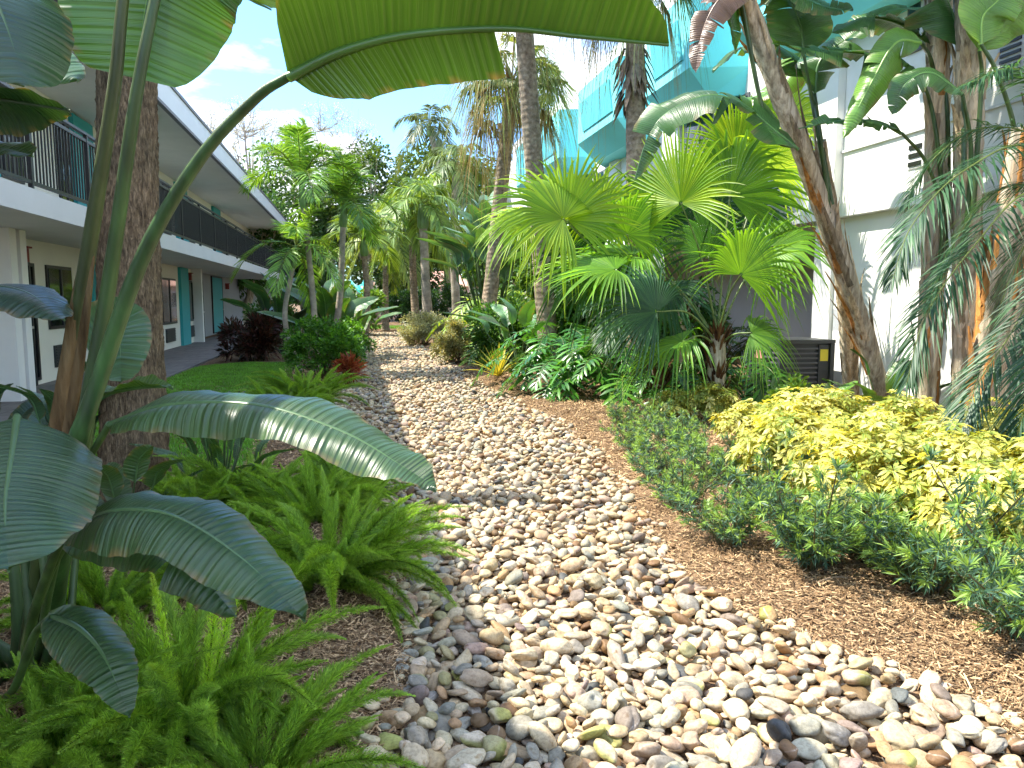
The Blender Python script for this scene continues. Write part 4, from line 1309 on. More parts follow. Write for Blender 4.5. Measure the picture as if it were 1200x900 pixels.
# ================================================================ the near bird of paradise at the left
def off(p, dx=0, dy=0, dz=0): return np.asarray(p, float) + (dx, dy, dz)
def near_plant():
    base = W(20, 905, 2.75); base[2] = gz1(base[0], base[1])
    t = thing('giant_bird_of_paradise', 'huge paddle leaved plant in the left foreground arching over the whole view', 'plant', tuple(base))
    O = base
    P = lambda x, y, Y: W(x, y, Y)
    cam_dir = np.array([0, -1, 0.])
    # two tall upright stalks (their own leaves are above the picture)
    L = []
    kw = dict(midr=.014)
    # A: stalk rising through (100,300) to the big hanging blade at the top left
    paddle_leaf(t, O, [off(base, .05, 0, -.03), P(62, 560, 2.5), P(98, 330, 2.4), P(133, 110, 2.32), P(158, -60, 2.3)], [P(250, -210, 2.4), P(212, -120, 2.4), P(178, -30, 2.42), P(158, 92, 2.4)], .29, (.25, -.9, .4), midr=.014, r0=.042, c1=(.05, .14, .02), c2=(.09, .24, .02), fold=.1, droop=.1, seed=1, petcol=(.04, .06, .016), tipsharp=.32, ripple=.006)
    paddle_leaf(t, O, [off(base, .10, .03, -.03), P(92, 540, 2.35), P(128, 330, 2.28), P(160, 110, 2.2), P(190, -40, 2.2)], [P(205, -120, 2.2), P(240, -70, 2.3), P(285, -10, 2.5), P(318, 10, 2.8)], .17, (.3, -.2, 1), r0=.038, c1=MG, c2=LG, seed=2, petcol=(.035, .075, .018))
    # C: long curved petiole to the arching leaf over the middle
    paddle_leaf(t, O, [off(base, .14, .0, -.03), P(78, 575, 2.2), P(118, 440, 2.14), P(170, 295, 2.1), P(235, 185, 2.06), P(300, 115, 2.03)], [P(338, 90, 2.0), P(400, 60, 1.98), P(480, 40, 1.96), P(590, 33, 1.95), P(680, 42, 1.93), P(784, 52, 1.9)], .27, (.05, .8, .6), r0=.036, c1=(.032, .08, .012), c2=(.065, .16, .018), t_end=(.58, 1), hws=(.47, 1), fold=-.05, droop=.15, seed=3, petcol=(.035, .085, .022), tipsharp=.62, ripple=.004, midr=.014, label='long paddle leaf arching across the top, its near half torn away')
    # small dark lobe beside the start of C's blade
    # lower leaves, faces turned up to the sky
    paddle_leaf(t, O, [off(base, 0, 0, -.03), P(-40, 700, 2.3), P(-20, 560, 2.15)], [P(20, 488, 2.05), P(14, 530, 1.9), P(6, 590, 1.72), P(10, 668, 1.5)], .2, (.35, -.55, 1), c1=DG, c2=MG, fold=.08, droop=.35, seed=4, r0=.02, tipsharp=.5)
    paddle_leaf(t, O, [off(base, .1, -.02, -.03), P(60, 680, 2.3), P(95, 560, 2.2)], [P(128, 497, 2.12), P(195, 475, 2.02), P(300, 474, 1.92), P(400, 505, 1.84), P(470, 545, 1.78), P(512, 573, 1.74)], .105, (.05, -.5, 1), c1=DG, c2=MG, fold=.22, droop=.5, seed=5, r0=.018, tipsharp=.8, label='long silvery paddle leaf reaching out over the stones')
    paddle_leaf(t, O, [off(base, .1, -.06, -.03), P(35, 740, 2.2), P(60, 660, 2.05)], [P(80, 618, 2.0), P(135, 598, 1.92), P(205, 605, 1.84), P(285, 655, 1.74), P(358, 727, 1.62)], .125, (.25, -.5, 1), c1=DG, c2=MG, fold=.15, droop=.45, seed=6, r0=.018, tipsharp=.7)
    paddle_leaf(t, O, [off(base, .12, 0, -.03), P(30, 760, 2.3), P(55, 680, 2.15)], [P(78, 635, 2.12), P(150, 628, 2.05), P(215, 655, 1.98), P(277, 722, 1.9)], .10, (.1, -.5, 1), c1=DG, c2=MG, fold=.12, droop=.5, seed=7, r0=.016, tears=1)
    paddle_leaf(t, O, [off(base, .05, -.1, -.03), P(20, 800, 2.2), P(40, 745, 2.1)], [P(60, 722, 2.05), P(95, 738, 1.98), P(125, 775, 1.9), P(152, 840, 1.82)], .085, (.3, -.6, 1), c1=DG, c2=MG, fold=.2, droop=.5, seed=8, r0=.014)
    paddle_leaf(t, O, [off(base, -.1, .1, -.03), P(-110, 600, 2.6), P(-110, 420, 2.5)], [P(-80, 350, 2.4), P(-20, 336, 2.35), P(30, 342, 2.3), P(76, 374, 2.2)], .13, (.2, -.3, 1), c1=(.02, .05, .03), c2=(.03, .08, .03), fold=.1, droop=.5, seed=9)
    paddle_leaf(t, O, [off(base, -.12, 0, -.03), P(-160, 500, 2.3), P(-110, 160, 2.2)], [P(-60, -70, 2.1), P(-22, -30, 2.05), P(4, 20, 2.0), P(28, 100, 1.95)], .19, (.7, -.55, .5), c1=(.02, .055, .02), c2=(.03, .085, .02), fold=.1, droop=.3, seed=10, tipsharp=.5)
    paddle_leaf(t, O, [off(base, -.14, .1, -.03), P(-170, 500, 2.8), P(-150, 150, 2.7)], [P(-120, 60, 2.6), P(-60, 52, 2.55), P(10, 58, 2.5), P(90, 92, 2.45)], .17, (.1, -.5, .8), c1=(.035, .10, .02), c2=(.06, .17, .02), fold=.1, droop=.35, seed=11, tipsharp=.5)
    paddle_leaf(t, O, [off(base, -.12, .1, -.03), P(-200, 450, 2.5), P(-160, 170, 2.5)], [P(-120, 105, 2.4), P(-50, 108, 2.35), P(20, 118, 2.3), P(83, 128, 2.25)], .12, (.1, .4, 1), c1=(.015, .045, .02), c2=(.03, .075, .02), fold=.1, droop=.5, seed=12)
    paddle_leaf(t, O, [off(base, -.15, .1, -.03), P(-200, 450, 2.6), P(-140, 230, 2.6)], [P(-110, 170, 2.5), P(-50, 165, 2.45), P(0, 172, 2.4), P(38, 182, 2.35)], .07, (.1, -.6, .8), c1=(.03, .07, .02), c2=MG, fold=.1, droop=.3, seed=13, tipsharp=.4)
    paddle_leaf(t, O, [off(base, .1, .2, -.03), P(90, 640, 3.1), P(110, 470, 3.1)], [P(108, 415, 3.1), P(128, 385, 3.1), P(140, 400, 3.05), P(142, 448, 3.0)], .13, (.2, -.9, .3), c1=(.03, .09, .02), c2=MG, fold=.05, droop=.2, seed=14, tipsharp=.5)
    paddle_leaf(t, O, [off(base, .1, .1, -.03), P(60, 640, 2.7), P(80, 500, 2.7)], [P(95, 462, 2.7), P(130, 458, 2.65), P(165, 453, 2.6), P(202, 452, 2.5)], .05, (0, -.25, 1), c1=(.05, .12, .03), c2=(.08, .18, .03), fold=.5, droop=.1, seed=15)
    for (xa, xb, Yq, sw) in ((56, 96, 2.44, .020), (70, 110, 2.36, .014)):
        mb = MB(); q_ = smoothpath([P(xa, 570, Yq), P((xa + xb) / 2 + 2, 430, Yq - .03), P(xb, 300, Yq - .05)], 18); tube(mb, q_, sw * np.array([1, 1.05, 1.1, 1.1, 1.1, 1.1, 1.05, 1.05, 1, 1, .9, .85, .8, .7, .6, .5, .35, .15]) * 1.2, 8, (.34, .27, .17), .03)
        child(mb, 'dry_sheath', M['sheath'], t, O)
    # a folded young leaf and bare stalk bases
    for k, (x, y, Y) in enumerate(((-20, 640, 2.6), (10, 600, 2.7), (28, 640, 2.6), (48, 620, 2.55), (-45, 600, 2.7), (35, 560, 2.9))):
        mb = MB(); tube(mb, smoothpath([off(base, -.05 + .05 * k, .03 * (k % 3), -.03), W(x + 12, y + 130, Y), W(x, y, Y)], 14), np.linspace(.035, .014, 14), 8, (.055, .10, .035))
        child(mb, 'stalk', M['stalk'], t, O)
near_plant()

def strelitzia(label, p, n, Hh, seed, hw=.11, group=None, L=.5, c1=DG, c2=MG, spread=.5, tears=0, name='bird_of_paradise', r0=.012, az0=None, lean=.5):
    """clump of upright paddle leaves on long stalks"""
    r = np.random.default_rng(seed); p = np.asarray(p, float)
    t = thing(name, label, 'plant', tuple(p), group)
    for i in range(n):
        az = i * 2.4 + r.normal(0, .3) if az0 is None else az0 + r.normal(0, .9)
        h = np.array([math.cos(az), math.sin(az), 0]); q = (i + .5) / n
        ln = spread * (.15 + q) ; hh = Hh * r.uniform(.72, 1.0) * (1 - .25 * q)
        Lb = L * r.uniform(.8, 1.15)
        a = p + h * .04 * r.random(); b = p + h * ln * .35 * Hh + ZV * (hh - Lb) * .62; c_ = p + h * ln * .6 * Hh + ZV * max(hh - Lb * .95, .1)
        T = nrm(c_ - b)
        d1 = c_ + (T * .55 + ZV * .25 + h * .1) * Lb * .5; d2 = c_ + (T * .5 + ZV * .2 + h * (.25 + lean * q)) * Lb * .95; 
        face = -h + ZV * .5 + r.normal(0, .25, 3)
        paddle_leaf(t, p, [a, b], [c_, d1, d2], hw * r.uniform(.75, 1.1), face, r0=r0, c1=c1, c2=c2, n=20, m=4, seed=seed * 30 + i, midr=r0 * .5, fold=.35, droop=.15, tears=tears, ripple=.006)
    return t

# ---- plants of the left bed
fg = 'big foxtail ferns'
foxtail(on(215, 868), 46, 1.0, 'nearest foxtail fern with two bright lime spears, bottom left of the picture', 31, lime=3, spreadx=.10)
foxtail(on(305, 940), 34, .85, 'foxtail fern cut by the bottom edge, right of the lime spears', 32, spreadx=.08)
foxtail(on(60, 925), 34, .9, 'foxtail fern in the bottom left corner under the thick stalks', 33, spreadx=.08)
foxtail(on(385, 700), 52, 1.1, 'largest drooping foxtail fern leaning onto the stones at middle left', 34, spreadx=.12)
foxtail(on(372, 622), 50, 1.1, 'tall foxtail fern just below the long silvery leaf', 35, spreadx=.12)
foxtail(on(255, 700), 38, 1.0, 'shaded foxtail fern behind the low paddle leaves', 36, spreadx=.10)
foxtail(on(300, 610), 40, 1.1, 'upright foxtail fern between the palm trunk and the stones', 37, spreadx=.10)
foxtail(on(405, 585), 38, 1.1, 'foxtail fern by the stones farthest from the camera in its cluster', 38, spreadx=.10)
foxtail(on(232, 620), 34, 1.0, 'foxtail fern right at the foot of the rough palm trunk', 39, spreadx=.08)
foxtail(on(130, 745), 30, .9, 'dim foxtail fern under the drooping pale leaf at far left', 40, spreadx=.08)
foxtail(on(358, 476), 44, 1.25, 'pale foxtail fern at the lawn corner before the round green shrub', 41, spreadx=.3)
foxtail(on(335, 488), 30, 1.1, 'small foxtail fern on the lawn edge left of its paler neighbour', 42, spreadx=.25)
strelitzia('narrow leaved bird of paradise standing right of the rough palm trunk', on(262, 600), 20, 1.02, 61, .042, L=.42, spread=.42, c1=(.04, .09, .03), c2=(.06, .14, .04))
strelitzia('bird of paradise with upright grey green leaves before the turquoise door', on(85, 590), 12, 1.25, 62, .10, L=.5, spread=.35, c1=(.04, .10, .05), c2=(.06, .15, .06))
strelitzia('dark bird of paradise at the left edge beside the walkway', on(-15, 600), 8, 1.0, 63, .11, L=.5, spread=.6, c1=(.02, .06, .03), c2=(.04, .09, .04))
strelitzia('low bird of paradise at the foot of the thick stalks', on(150, 640), 9, .8, 64, .09, L=.42, spread=.7)
# the rough trunk
sabal('thick cabbage palm with deeply fissured bark left of the ferns', on(160, 590), np.array([-2.86, 6.0, 4.05]), .21, 22, 1.0, 71, None, crown=False, bend=(-.02, 0, 0), bk='bark', k=96, fis=.03, n=150, old=3)

# ---- middle left: shrubs before the palms
shrub('green_shrub', 'dense bright green rounded shrub at the left edge of the stones', 'shrub', on(378, 448), (.78, .62, .72), 9000, .075, .019, (.04, .14, .015), (.13, .34, .03), 81, clumps=60, csize=.2)
shrub('green_shrub', 'smaller bright green shrub leaning to the stones behind the dense one', 'shrub', on(410, 425), (.62, .5, .66), 4500, .085, .022, (.05, .17, .015), (.15, .36, .03), 82, clumps=40, csize=.22)
shrub('cordyline', 'dark burgundy shrub between the walkway and the green shrub', 'shrub', on(300, 424), (.8, .6, .75), 3500, .2, .026, (.018, .025, .014), (.10, .03, .03), 83, clumps=30, csize=.3, up=.7)
shrub('cordyline', 'small rusty red leaved plant below the green shrub at the stones', 'shrub', on(407, 452), (.22, .2, .35), 500, .16, .018, (.20, .04, .02), (.40, .12, .05), 84, clumps=10, csize=.4, up=.6)
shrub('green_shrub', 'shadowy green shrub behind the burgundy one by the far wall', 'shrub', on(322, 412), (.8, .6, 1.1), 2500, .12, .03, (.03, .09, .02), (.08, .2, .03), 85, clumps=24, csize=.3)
# adonidia palms
AG = 'slender grey palms beside the far walkway'
ac1, ac2 = (.10, .25, .04), (.28, .50, .08)
b = on(358, 430); 
feather_palm('tallest slender palm with pale green shaft in front of the motel', at(372, 15.5), W(356, 244, 15.5), .07, 12, 1.95, .5, ac1, ac2, 91, AG, .55, nl=54, lw=.015, ldroop=.38, droop=(.4, .75), els=(1.45, .45))
feather_palm('shorter slender palm just left of the tallest one', at(350, 15.2), W(343, 314, 15.2), .06, 8, 1.45, .42, ac1, ac2, 92, AG, .45, nl=46, lw=.015, ldroop=.38, droop=(.5, 1.0), els=(1.2, 0))
feather_palm('slender palm leaning right between the round shrub and the stones', at(386, 16.5), W(402, 266, 16.5), .08, 12, 1.8, .5, (.055, .15, .03), (.15, .32, .05), 93, AG, .55, nl=50, lw=.015, ldroop=.38, droop=(.42, .8), els=(1.35, .25))
feather_palm('yellowish palm with reddish brown trunk at the far left of the stones', at(427, 24), W(427, 300, 24), .12, 13, 2.2, .65, (.09, .19, .03), (.26, .38, .06), 94, AG, .5, nl=44, lw=.026, ldroop=.5, droop=(.4, .75), els=(1.35, .3), bk='palmbark')
strelitzia('tall bird of paradise clump behind the slender palms', at(385, 19.5), 14, 2.7, 65, .26, L=1.25, spread=.35, r0=.03, c1=(.04, .11, .025), c2=(.09, .20, .04), name='giant_bird_of_paradise')
strelitzia('bird of paradise clump left of the slender palms by the motel slab', at(330, 20), 12, 2.6, 66, .24, L=1.1, spread=.45, r0=.03, c1=(.02, .07, .025), c2=(.04, .12, .03), name='giant_bird_of_paradise')
strelitzia('glossy bird of paradise beside the reddish palm trunk', at(412, 21), 10, 2.2, 67, .2, L=1.0, spread=.5, r0=.025, c1=(.05, .14, .025), c2=(.12, .26, .04), name='giant_bird_of_paradise')

# ---- backdrop
TG = 'trees beyond the far path'
og1, og2 = (.035, .085, .018), (.10, .17, .035)
broad_tree('leafy oak filling the gap beyond the far path', (-9.5, 52, 0), 11, (5.5, 4, 4.2), 101, TG, og1, og2, 12000, .3, .09, clumps=60, csize=.24, tr=.4)
broad_tree('rounded green tree behind the slender palms', (-15.5, 50, 0), 10.5, (5, 4, 4), 102, TG, (.04, .10, .02), (.10, .2, .04), 9000, .3, .09, clumps=50, csize=.25, tr=.35)
broad_tree('olive green tree right of the oak beyond the path', (-4.2, 48, 0), 11, (4.0, 4, 4.3), 103, TG, og1, (.12, .19, .035), 10000, .3, .09, clumps=50, csize=.26, tr=.35)
broad_tree('small dark tree in front of the pink house', (-7.7, 56, 0), 4.6, (1.9, 1.6, 1.5), 104, TG, (.012, .035, .02), (.03, .07, .03), 3500, .25, .06, clumps=24, csize=.3, tr=.2)
broad_tree('tall thin grey tree with sparse twigs above the motel roof', (-20.0, 60, 0), 16.2, (5.0, 4, 4.2), 105, TG, (.34, .35, .27), (.55, .56, .46), 14000, .12, .02, clumps=170, csize=.14, tr=.22, name='sparse_tree', bcol=(.30, .27, .24))
broad_tree('sparse grey tree whose twigs show between the slender palms', (-13.5, 58, 0), 15.4, (4.6, 3.5, 4), 106, TG, (.34, .35, .27), (.55, .56, .46), 13000, .12, .02, clumps=160, csize=.14, tr=.2, name='sparse_tree', bcol=(.30, .27, .24))
broad_tree('dense dark tree closing the view behind the white hotel', (0.5, 44, 0), 9.5, (4, 4, 4), 107, TG, og1, og2, 9000, .3, .09, clumps=44, csize=.28, tr=.35)
broad_tree('green tree at the end of the motel wing', (-14.8, 42, 0), 7.5, (3.4, 3, 3.2), 108, TG, (.03, .09, .02), (.08, .18, .035), 7000, .26, .08, clumps=40, csize=.28, tr=.3)
for i, (x, y, h, rx, lab) in enumerate([(-24, 82, 9, 7, 'wide dark tree far behind the motel end'), (-13, 86, 10, 8, 'wide green tree behind the pink house roof'), (-2, 84, 10, 8, 'wide green tree behind the right end of the pink house'), (9, 80, 10, 8, 'wide dark tree far behind the hotel'), (-6.3, 46, 5.0, 2.3, 'low leafy tree hanging over the far hedge'), (-12.6, 47, 5.2, 2.2, 'low leafy tree over the water slide')]):
    broad_tree(lab, (x, y, 0), h, (rx, 3.5 if rx > 4 else 2, h * .46), 111 + i, TG, (.03, .08, .02), (.09, .17, .04), 9000, .42 if rx > 4 else .22, .13 if rx > 4 else .07, clumps=60, csize=.2 if rx > 4 else .3, tr=.3)
broad_tree('leafy bright tree filling the gap left of the leaning brown trunk', at(606, 27), 4.6, (2.2, 1.8, 2.2), 117, TG, (.05, .13, .02), (.16, .30, .04), 9000, .2, .06, clumps=44, csize=.3, tr=.15)
broad_tree('leafy tree filling the gap right of the leaning brown trunk', at(672, 23), 3.6, (2.4, 1.5, 1.8), 118, TG, (.04, .11, .02), (.12, .24, .04), 9000, .2, .06, clumps=44, csize=.3, tr=.15)
PG = 'palms lining the far end of the stones'
feather_palm('pale trunked palm with dense crown at the far right of the stones', at(503, 29), W(496, 268, 29), .2, 14, 2.5, .75, (.11, .21, .04), (.27, .40, .08), 95, PG, .9, nl=40, lw=.035, droop=(.5, 1.1), els=(1.3, -.2), shaftc=(.16, .26, .10), ldroop=.7)
feather_palm('brown trunked palm standing beside the pale trunked one', at(489, 31), W(483, 262, 31), .17, 14, 2.5, .75, (.12, .23, .04), (.30, .44, .08), 96, PG, .6, nl=40, lw=.035, droop=(.5, 1.1), els=(1.3, -.2), bk='palmbark', ldroop=.7)
feather_palm('distant yellow green palm in front of the oak', at(452, 36), W(452, 285, 36), .16, 14, 2.9, .85, (.10, .18, .03), (.30, .40, .08), 97, PG, .6, nl=40, lw=.04, droop=(.5, 1.1), els=(1.3, -.2), bk='palmbark', ldroop=.7)
feather_palm('distant palm with a high drooping crown behind the bird of paradise', at(536, 34), W(534, 205, 34), .2, 14, 2.6, .8, (.08, .15, .04), (.2, .28, .08), 98, PG, .6, nl=40, lw=.035, droop=(.6, 1.3), els=(1.0, -.6), ldroop=.8)
feather_palm('feathery palm rising beside the hotel roof', at(566, 40), W(506, 160, 40), .2, 12, 2.6, .8, (.07, .12, .05), (.16, .2, .09), 99, PG, .6, nl=40, lw=.03, droop=(.5, 1.1), els=(1.2, -.2), ldroop=.7)
shrub('hedge_shrub', 'dark clipped hedge beyond the far path', 'hedge', at(487, 40), (1.9, .8, 1.35), 6000, .14, .045, (.012, .05, .018), (.035, .10, .03), 86, clumps=50, csize=.25)
shrub('hedge_shrub', 'small dark hedge right of the palm trunks at the far path', 'hedge', at(530, 37), (1.6, .8, 1.5), 4000, .14, .045, (.02, .06, .018), (.05, .13, .03), 87, clumps=40, csize=.25)
shrub('green_shrub', 'distant light green shrub under the reddish palm', 'shrub', at(418, 32), (1.4, .9, 1.3), 4000, .2, .05, (.08, .2, .03), (.2, .36, .06), 88, clumps=30, csize=.3)

# ---- right of the stones, far to near
gb1, gb2 = (.24, .28, .16), (.50, .50, .34)
shrub('low_shrub', 'far grey green clipped mound on the right of the stones', 'shrub', at(499, 25), (.95, .7, .8), 11000, .07, .018, gb1, gb2, 121, 'low clipped mounds at the stones', clumps=90, csize=.22, zc=.36)
shrub('low_shrub', 'near grey green clipped mound on the right of the stones', 'shrub', on(538, 426), (.66, .5, .70), 12000, .06, .015, (.19, .24, .10), (.44, .40, .22), 122, 'low clipped mounds at the stones', clumps=90, csize=.22, zc=.36)
# yellow striped agave
def agave(p, n, L, seed, label, c1, c2, w=.03, name='striped_agave'):
    r = np.random.default_rng(seed); t = thing(name, label, 'plant', tuple(p))
    for i in range(n):
        mb = MB(); a = i * 2.4; el = 1.35 - 1.05 * i / n
        d = np.array([[math.cos(a) * math.cos(el), math.sin(a) * math.cos(el), math.sin(el)]])
        leaves(mb, np.array([[0, 0, .02]]) + d * .03, d, nrm(np.array([[-math.cos(a), -math.sin(a), .6]])), L * r.uniform(.8, 1.1), w, .12 + .2 * i / n, 7, 'strap', tuple(np.array(c1) * r.uniform(.8, 1.15)), .35)
        leaves(mb, np.array([[0, 0, .024]]) + d * .03, d, nrm(np.array([[-math.cos(a), -math.sin(a), .6]])), L * .98, w * .4, .12 + .2 * i / n, 7, 'strap', tuple(np.array(c2) * r.uniform(.8, 1.15)), .35)
        o = mb.build('leaf', M['leaf']); o.parent = t
    return t
agave(on(584, 447), 30, .72, 131, 'spiky yellow striped agave on the mulch point beside the stones', (.62, .56, .10), (.14, .26, .05), .032)
agave(at(566, 15.6), 22, .62, 132, 'small green rosette behind the striped agave', (.12, .24, .05), (.2, .3, .07), .02, 'green_rosette')

def lobed_leaf(hub, d, n_, L, c1, c2, seed, lobes=10, w=.03):
    """deeply cut philodendron leaf"""
    r = np.random.default_rng(seed)
    d = nrm(np.asarray(d, float)); n_ = nrm(np.asarray(n_, float)); hub = np.asarray(hub, float)
    P = [hub, hub + d * L * .5 + n_ * L * .04, hub + d * L - ZV * L * .22]
    lp = lambda s: np.sin(np.pi * (s * .72 + .22)) ** .7
    mb = pinnate(P, lobes, L * .52, w * L * 1.6, c1, c2, (112, 24), .28, .12, seed, 'obov', .02, 4, .005 + .006 * L, face=n_, lenprof=lp)
    leaves(mb, hub[None], d[None], n_[None], L * .96, L * .13, .22, 7, 'lance', c1, .1)
    return mb
def philodendron(label, p, n, L, pl, seed, c1, c2, group='cut leaf philodendrons', m='gloss'):
    r = np.random.default_rng(seed); p = np.asarray(p, float)
    t = thing('philodendron', label, 'plant', tuple(p), group)
    for i in range(n):
        q = (i + .5) / n; az = i * 2.4 + r.normal(0, .25); el = 1.35 - 1.15 * q
        h = np.array([math.cos(az), math.sin(az), 0])
        hub = p + (h * math.cos(el) + ZV * math.sin(el)) * pl * r.uniform(.8, 1.1) + ZV * .1
        no = ZV * (.9) + h * (.5 + .5 * q) + r.normal(0, .15, 3)
        mb = lobed_leaf(hub, h * .85 - ZV * (.25 + .4 * q), no, L * r.uniform(.8, 1.1), c1, c2, seed * 40 + i)
        lf = child(mb, 'leaf', M[m], t, p)
        mp_ = MB(); tube(mp_, smoothpath([p, (p + hub) / 2 + h * -.03 + ZV * .06, hub], 8), np.linspace(.014, .007, 8), 5, (.08, .16, .04)); sub(mp_, 'petiole', M['stalk'], lf)
    return t
yg1, yg2 = (.16, .30, .03), (.38, .50, .05)
pg1, pg2 = (.035, .14, .02), (.10, .30, .03)
philodendron('yellow green philodendron mound behind the clipped mounds', at(582, 22), 26, .85, 1.5, 141, yg1, yg2, m='leaf')
philodendron('yellow green philodendron directly above the near clipped mound', at(600, 18), 24, .7, 1.0, 142, (.10, .24, .03), (.28, .44, .05), m='leaf')
philodendron('mid green philodendron below the tall fan palms at the mulch edge', on(672, 462), 22, .62, .75, 143, pg1, pg2)
philodendron('glossy philodendron right of the brown palm trunk', at(652, 13), 20, .6, .95, 144, pg1, pg2)
philodendron('drooping philodendron in front of the fan palm stems', on(728, 470), 20, .58, .75, 145, pg1, (.13, .34, .03))
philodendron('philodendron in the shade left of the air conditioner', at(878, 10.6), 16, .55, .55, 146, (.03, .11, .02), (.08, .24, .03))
philodendron('low philodendron at the foot of the fibrous palm', on(792, 476), 14, .45, .45, 147, pg1, pg2)
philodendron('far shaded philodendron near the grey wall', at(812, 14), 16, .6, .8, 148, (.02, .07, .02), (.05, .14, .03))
philodendron('philodendron behind the small banana plant', at(606, 19), 22, .8, 1.3, 149, (.05, .15, .02), (.14, .32, .04))
# tall light bird of paradise over the mound, and a small one
strelitzia('tall blue green bird of paradise above the philodendrons', at(572, 20), 34, 4.9, 68, .25, L=1.15, spread=.26, r0=.035, c1=(.06, .15, .07), c2=(.12, .26, .09), name='giant_bird_of_paradise', lean=.7)
strelitzia('small bird of paradise with glossy leaves on a short brown stem', at(609, 15), 10, 2.0, 69, .17, L=.8, spread=.55, r0=.02, c1=(.06, .17, .06), c2=(.13, .30, .07), lean=1.0, name='giant_bird_of_paradise')
mb = MB()
shrub('green_shrub', 'leafy green shrub under the philodendron by the stones', 'shrub', at(600, 16.2), (1.1, .7, .9), 4500, .12, .03, (.03, .10, .02), (.10, .24, .03), 151, clumps=34, csize=.3)
shrub('green_shrub', 'leafy green shrub between the two palm trunks', 'shrub', at(700, 14.5), (1.4, .8, 1.5), 6000, .14, .035, (.03, .11, .02), (.10, .26, .03), 152, clumps=40, csize=.3)
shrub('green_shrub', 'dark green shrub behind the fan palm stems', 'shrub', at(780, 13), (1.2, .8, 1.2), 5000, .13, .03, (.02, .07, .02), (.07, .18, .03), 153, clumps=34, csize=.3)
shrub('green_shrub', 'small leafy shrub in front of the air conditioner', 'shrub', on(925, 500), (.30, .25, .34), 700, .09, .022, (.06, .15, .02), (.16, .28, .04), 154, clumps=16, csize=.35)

# cabbage palms of the middle
SG = 'cabbage palms along the hotel wall'
sabal('cabbage palm whose bare brown trunk leans slightly left in the middle', at(646, 14), np.array([.05, 13.6, 8.3]), .165, 22, 1.15, 72, SG, bend=(-.02, .1, 0), old=5)
sabal('cabbage palm with orange dying fans hanging against the hotel', at(566, 18.5), W(600, 100, 18), .17, 28, 1.0, 73, SG, old=9, pet=1.0, c1=(.12, .18, .06), c2=(.26, .32, .11))
sabal('cabbage palm with a skirt of old grey leaf bases', at(748, 12.6), W(744, -42, 12.6), .16, 18, .85, 74, SG, old=2, pet=.9, skirt=60)

# livistona fan palms
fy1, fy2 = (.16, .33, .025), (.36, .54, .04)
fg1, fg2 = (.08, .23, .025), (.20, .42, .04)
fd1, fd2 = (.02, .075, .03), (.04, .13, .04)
def livistona(label, base, tops, hubs, seed, th):
    base = np.asarray(base, float)
    t = thing('fan_palm', label, 'palm', tuple(base), 'fan palms beside the stones')
    r = np.random.default_rng(seed)
    top = base + ZV * th
    mb = MB(); trunk(mb, [base - ZV * .1, base + ZV * th * .5, top], (.13, .12, .10), 14, .12, 24, 0, seed)
    m = 150; a = r.uniform(0, 6.283, m); z = r.uniform(.02, th, m)
    b = base + np.stack([np.cos(a) * .1, np.sin(a) * .1, z], 1)
    leaves(mb, b, np.stack([np.cos(a) * .6, np.sin(a) * .6, np.ones(m)], 1), np.stack([-np.cos(a), -np.sin(a), np.ones(m)], 1), r.uniform(.12, .32, m), .02, 0, 2, 'strap', vary((.10, .05, .03), (.36, .22, .12), m, .3, r), .2)
    child(mb, 'trunk', M['sheath'], t, base)
    for i, (x, y, Y, Rpx, ax2, no, pal, dr) in enumerate(hubs):
        hub = W(x, y, Y); R = Rpx / 900 * Y
        ax3 = np.array([ax2[0], ax2[2] if len(ax2) > 2 else 0, ax2[1]])
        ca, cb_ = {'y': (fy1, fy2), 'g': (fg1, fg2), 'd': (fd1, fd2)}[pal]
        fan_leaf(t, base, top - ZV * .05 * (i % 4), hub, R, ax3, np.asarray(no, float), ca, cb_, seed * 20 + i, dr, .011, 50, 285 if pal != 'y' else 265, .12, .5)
    return t
# (hub px, hub py, Y, radius px, axis (right, up), normal, palette, droop)
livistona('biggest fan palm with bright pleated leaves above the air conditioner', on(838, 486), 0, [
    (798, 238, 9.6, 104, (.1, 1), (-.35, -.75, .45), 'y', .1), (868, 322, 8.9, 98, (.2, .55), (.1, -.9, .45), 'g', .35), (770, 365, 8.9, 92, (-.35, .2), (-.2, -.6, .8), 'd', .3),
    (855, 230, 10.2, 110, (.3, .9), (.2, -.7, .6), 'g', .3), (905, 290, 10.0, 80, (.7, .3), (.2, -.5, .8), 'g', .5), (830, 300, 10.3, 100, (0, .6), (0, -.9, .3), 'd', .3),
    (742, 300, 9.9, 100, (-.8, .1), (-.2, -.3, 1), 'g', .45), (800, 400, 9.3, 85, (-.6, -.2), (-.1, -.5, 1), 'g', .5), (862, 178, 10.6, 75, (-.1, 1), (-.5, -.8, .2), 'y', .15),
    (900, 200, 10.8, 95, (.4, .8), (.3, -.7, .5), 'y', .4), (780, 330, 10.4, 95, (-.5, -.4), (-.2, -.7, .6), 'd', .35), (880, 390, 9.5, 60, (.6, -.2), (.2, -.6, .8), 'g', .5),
    (920, 140, 11.5, 70, (.5, .7), (.2, -.9, .4), 'y', .4)], 161, 1.0)
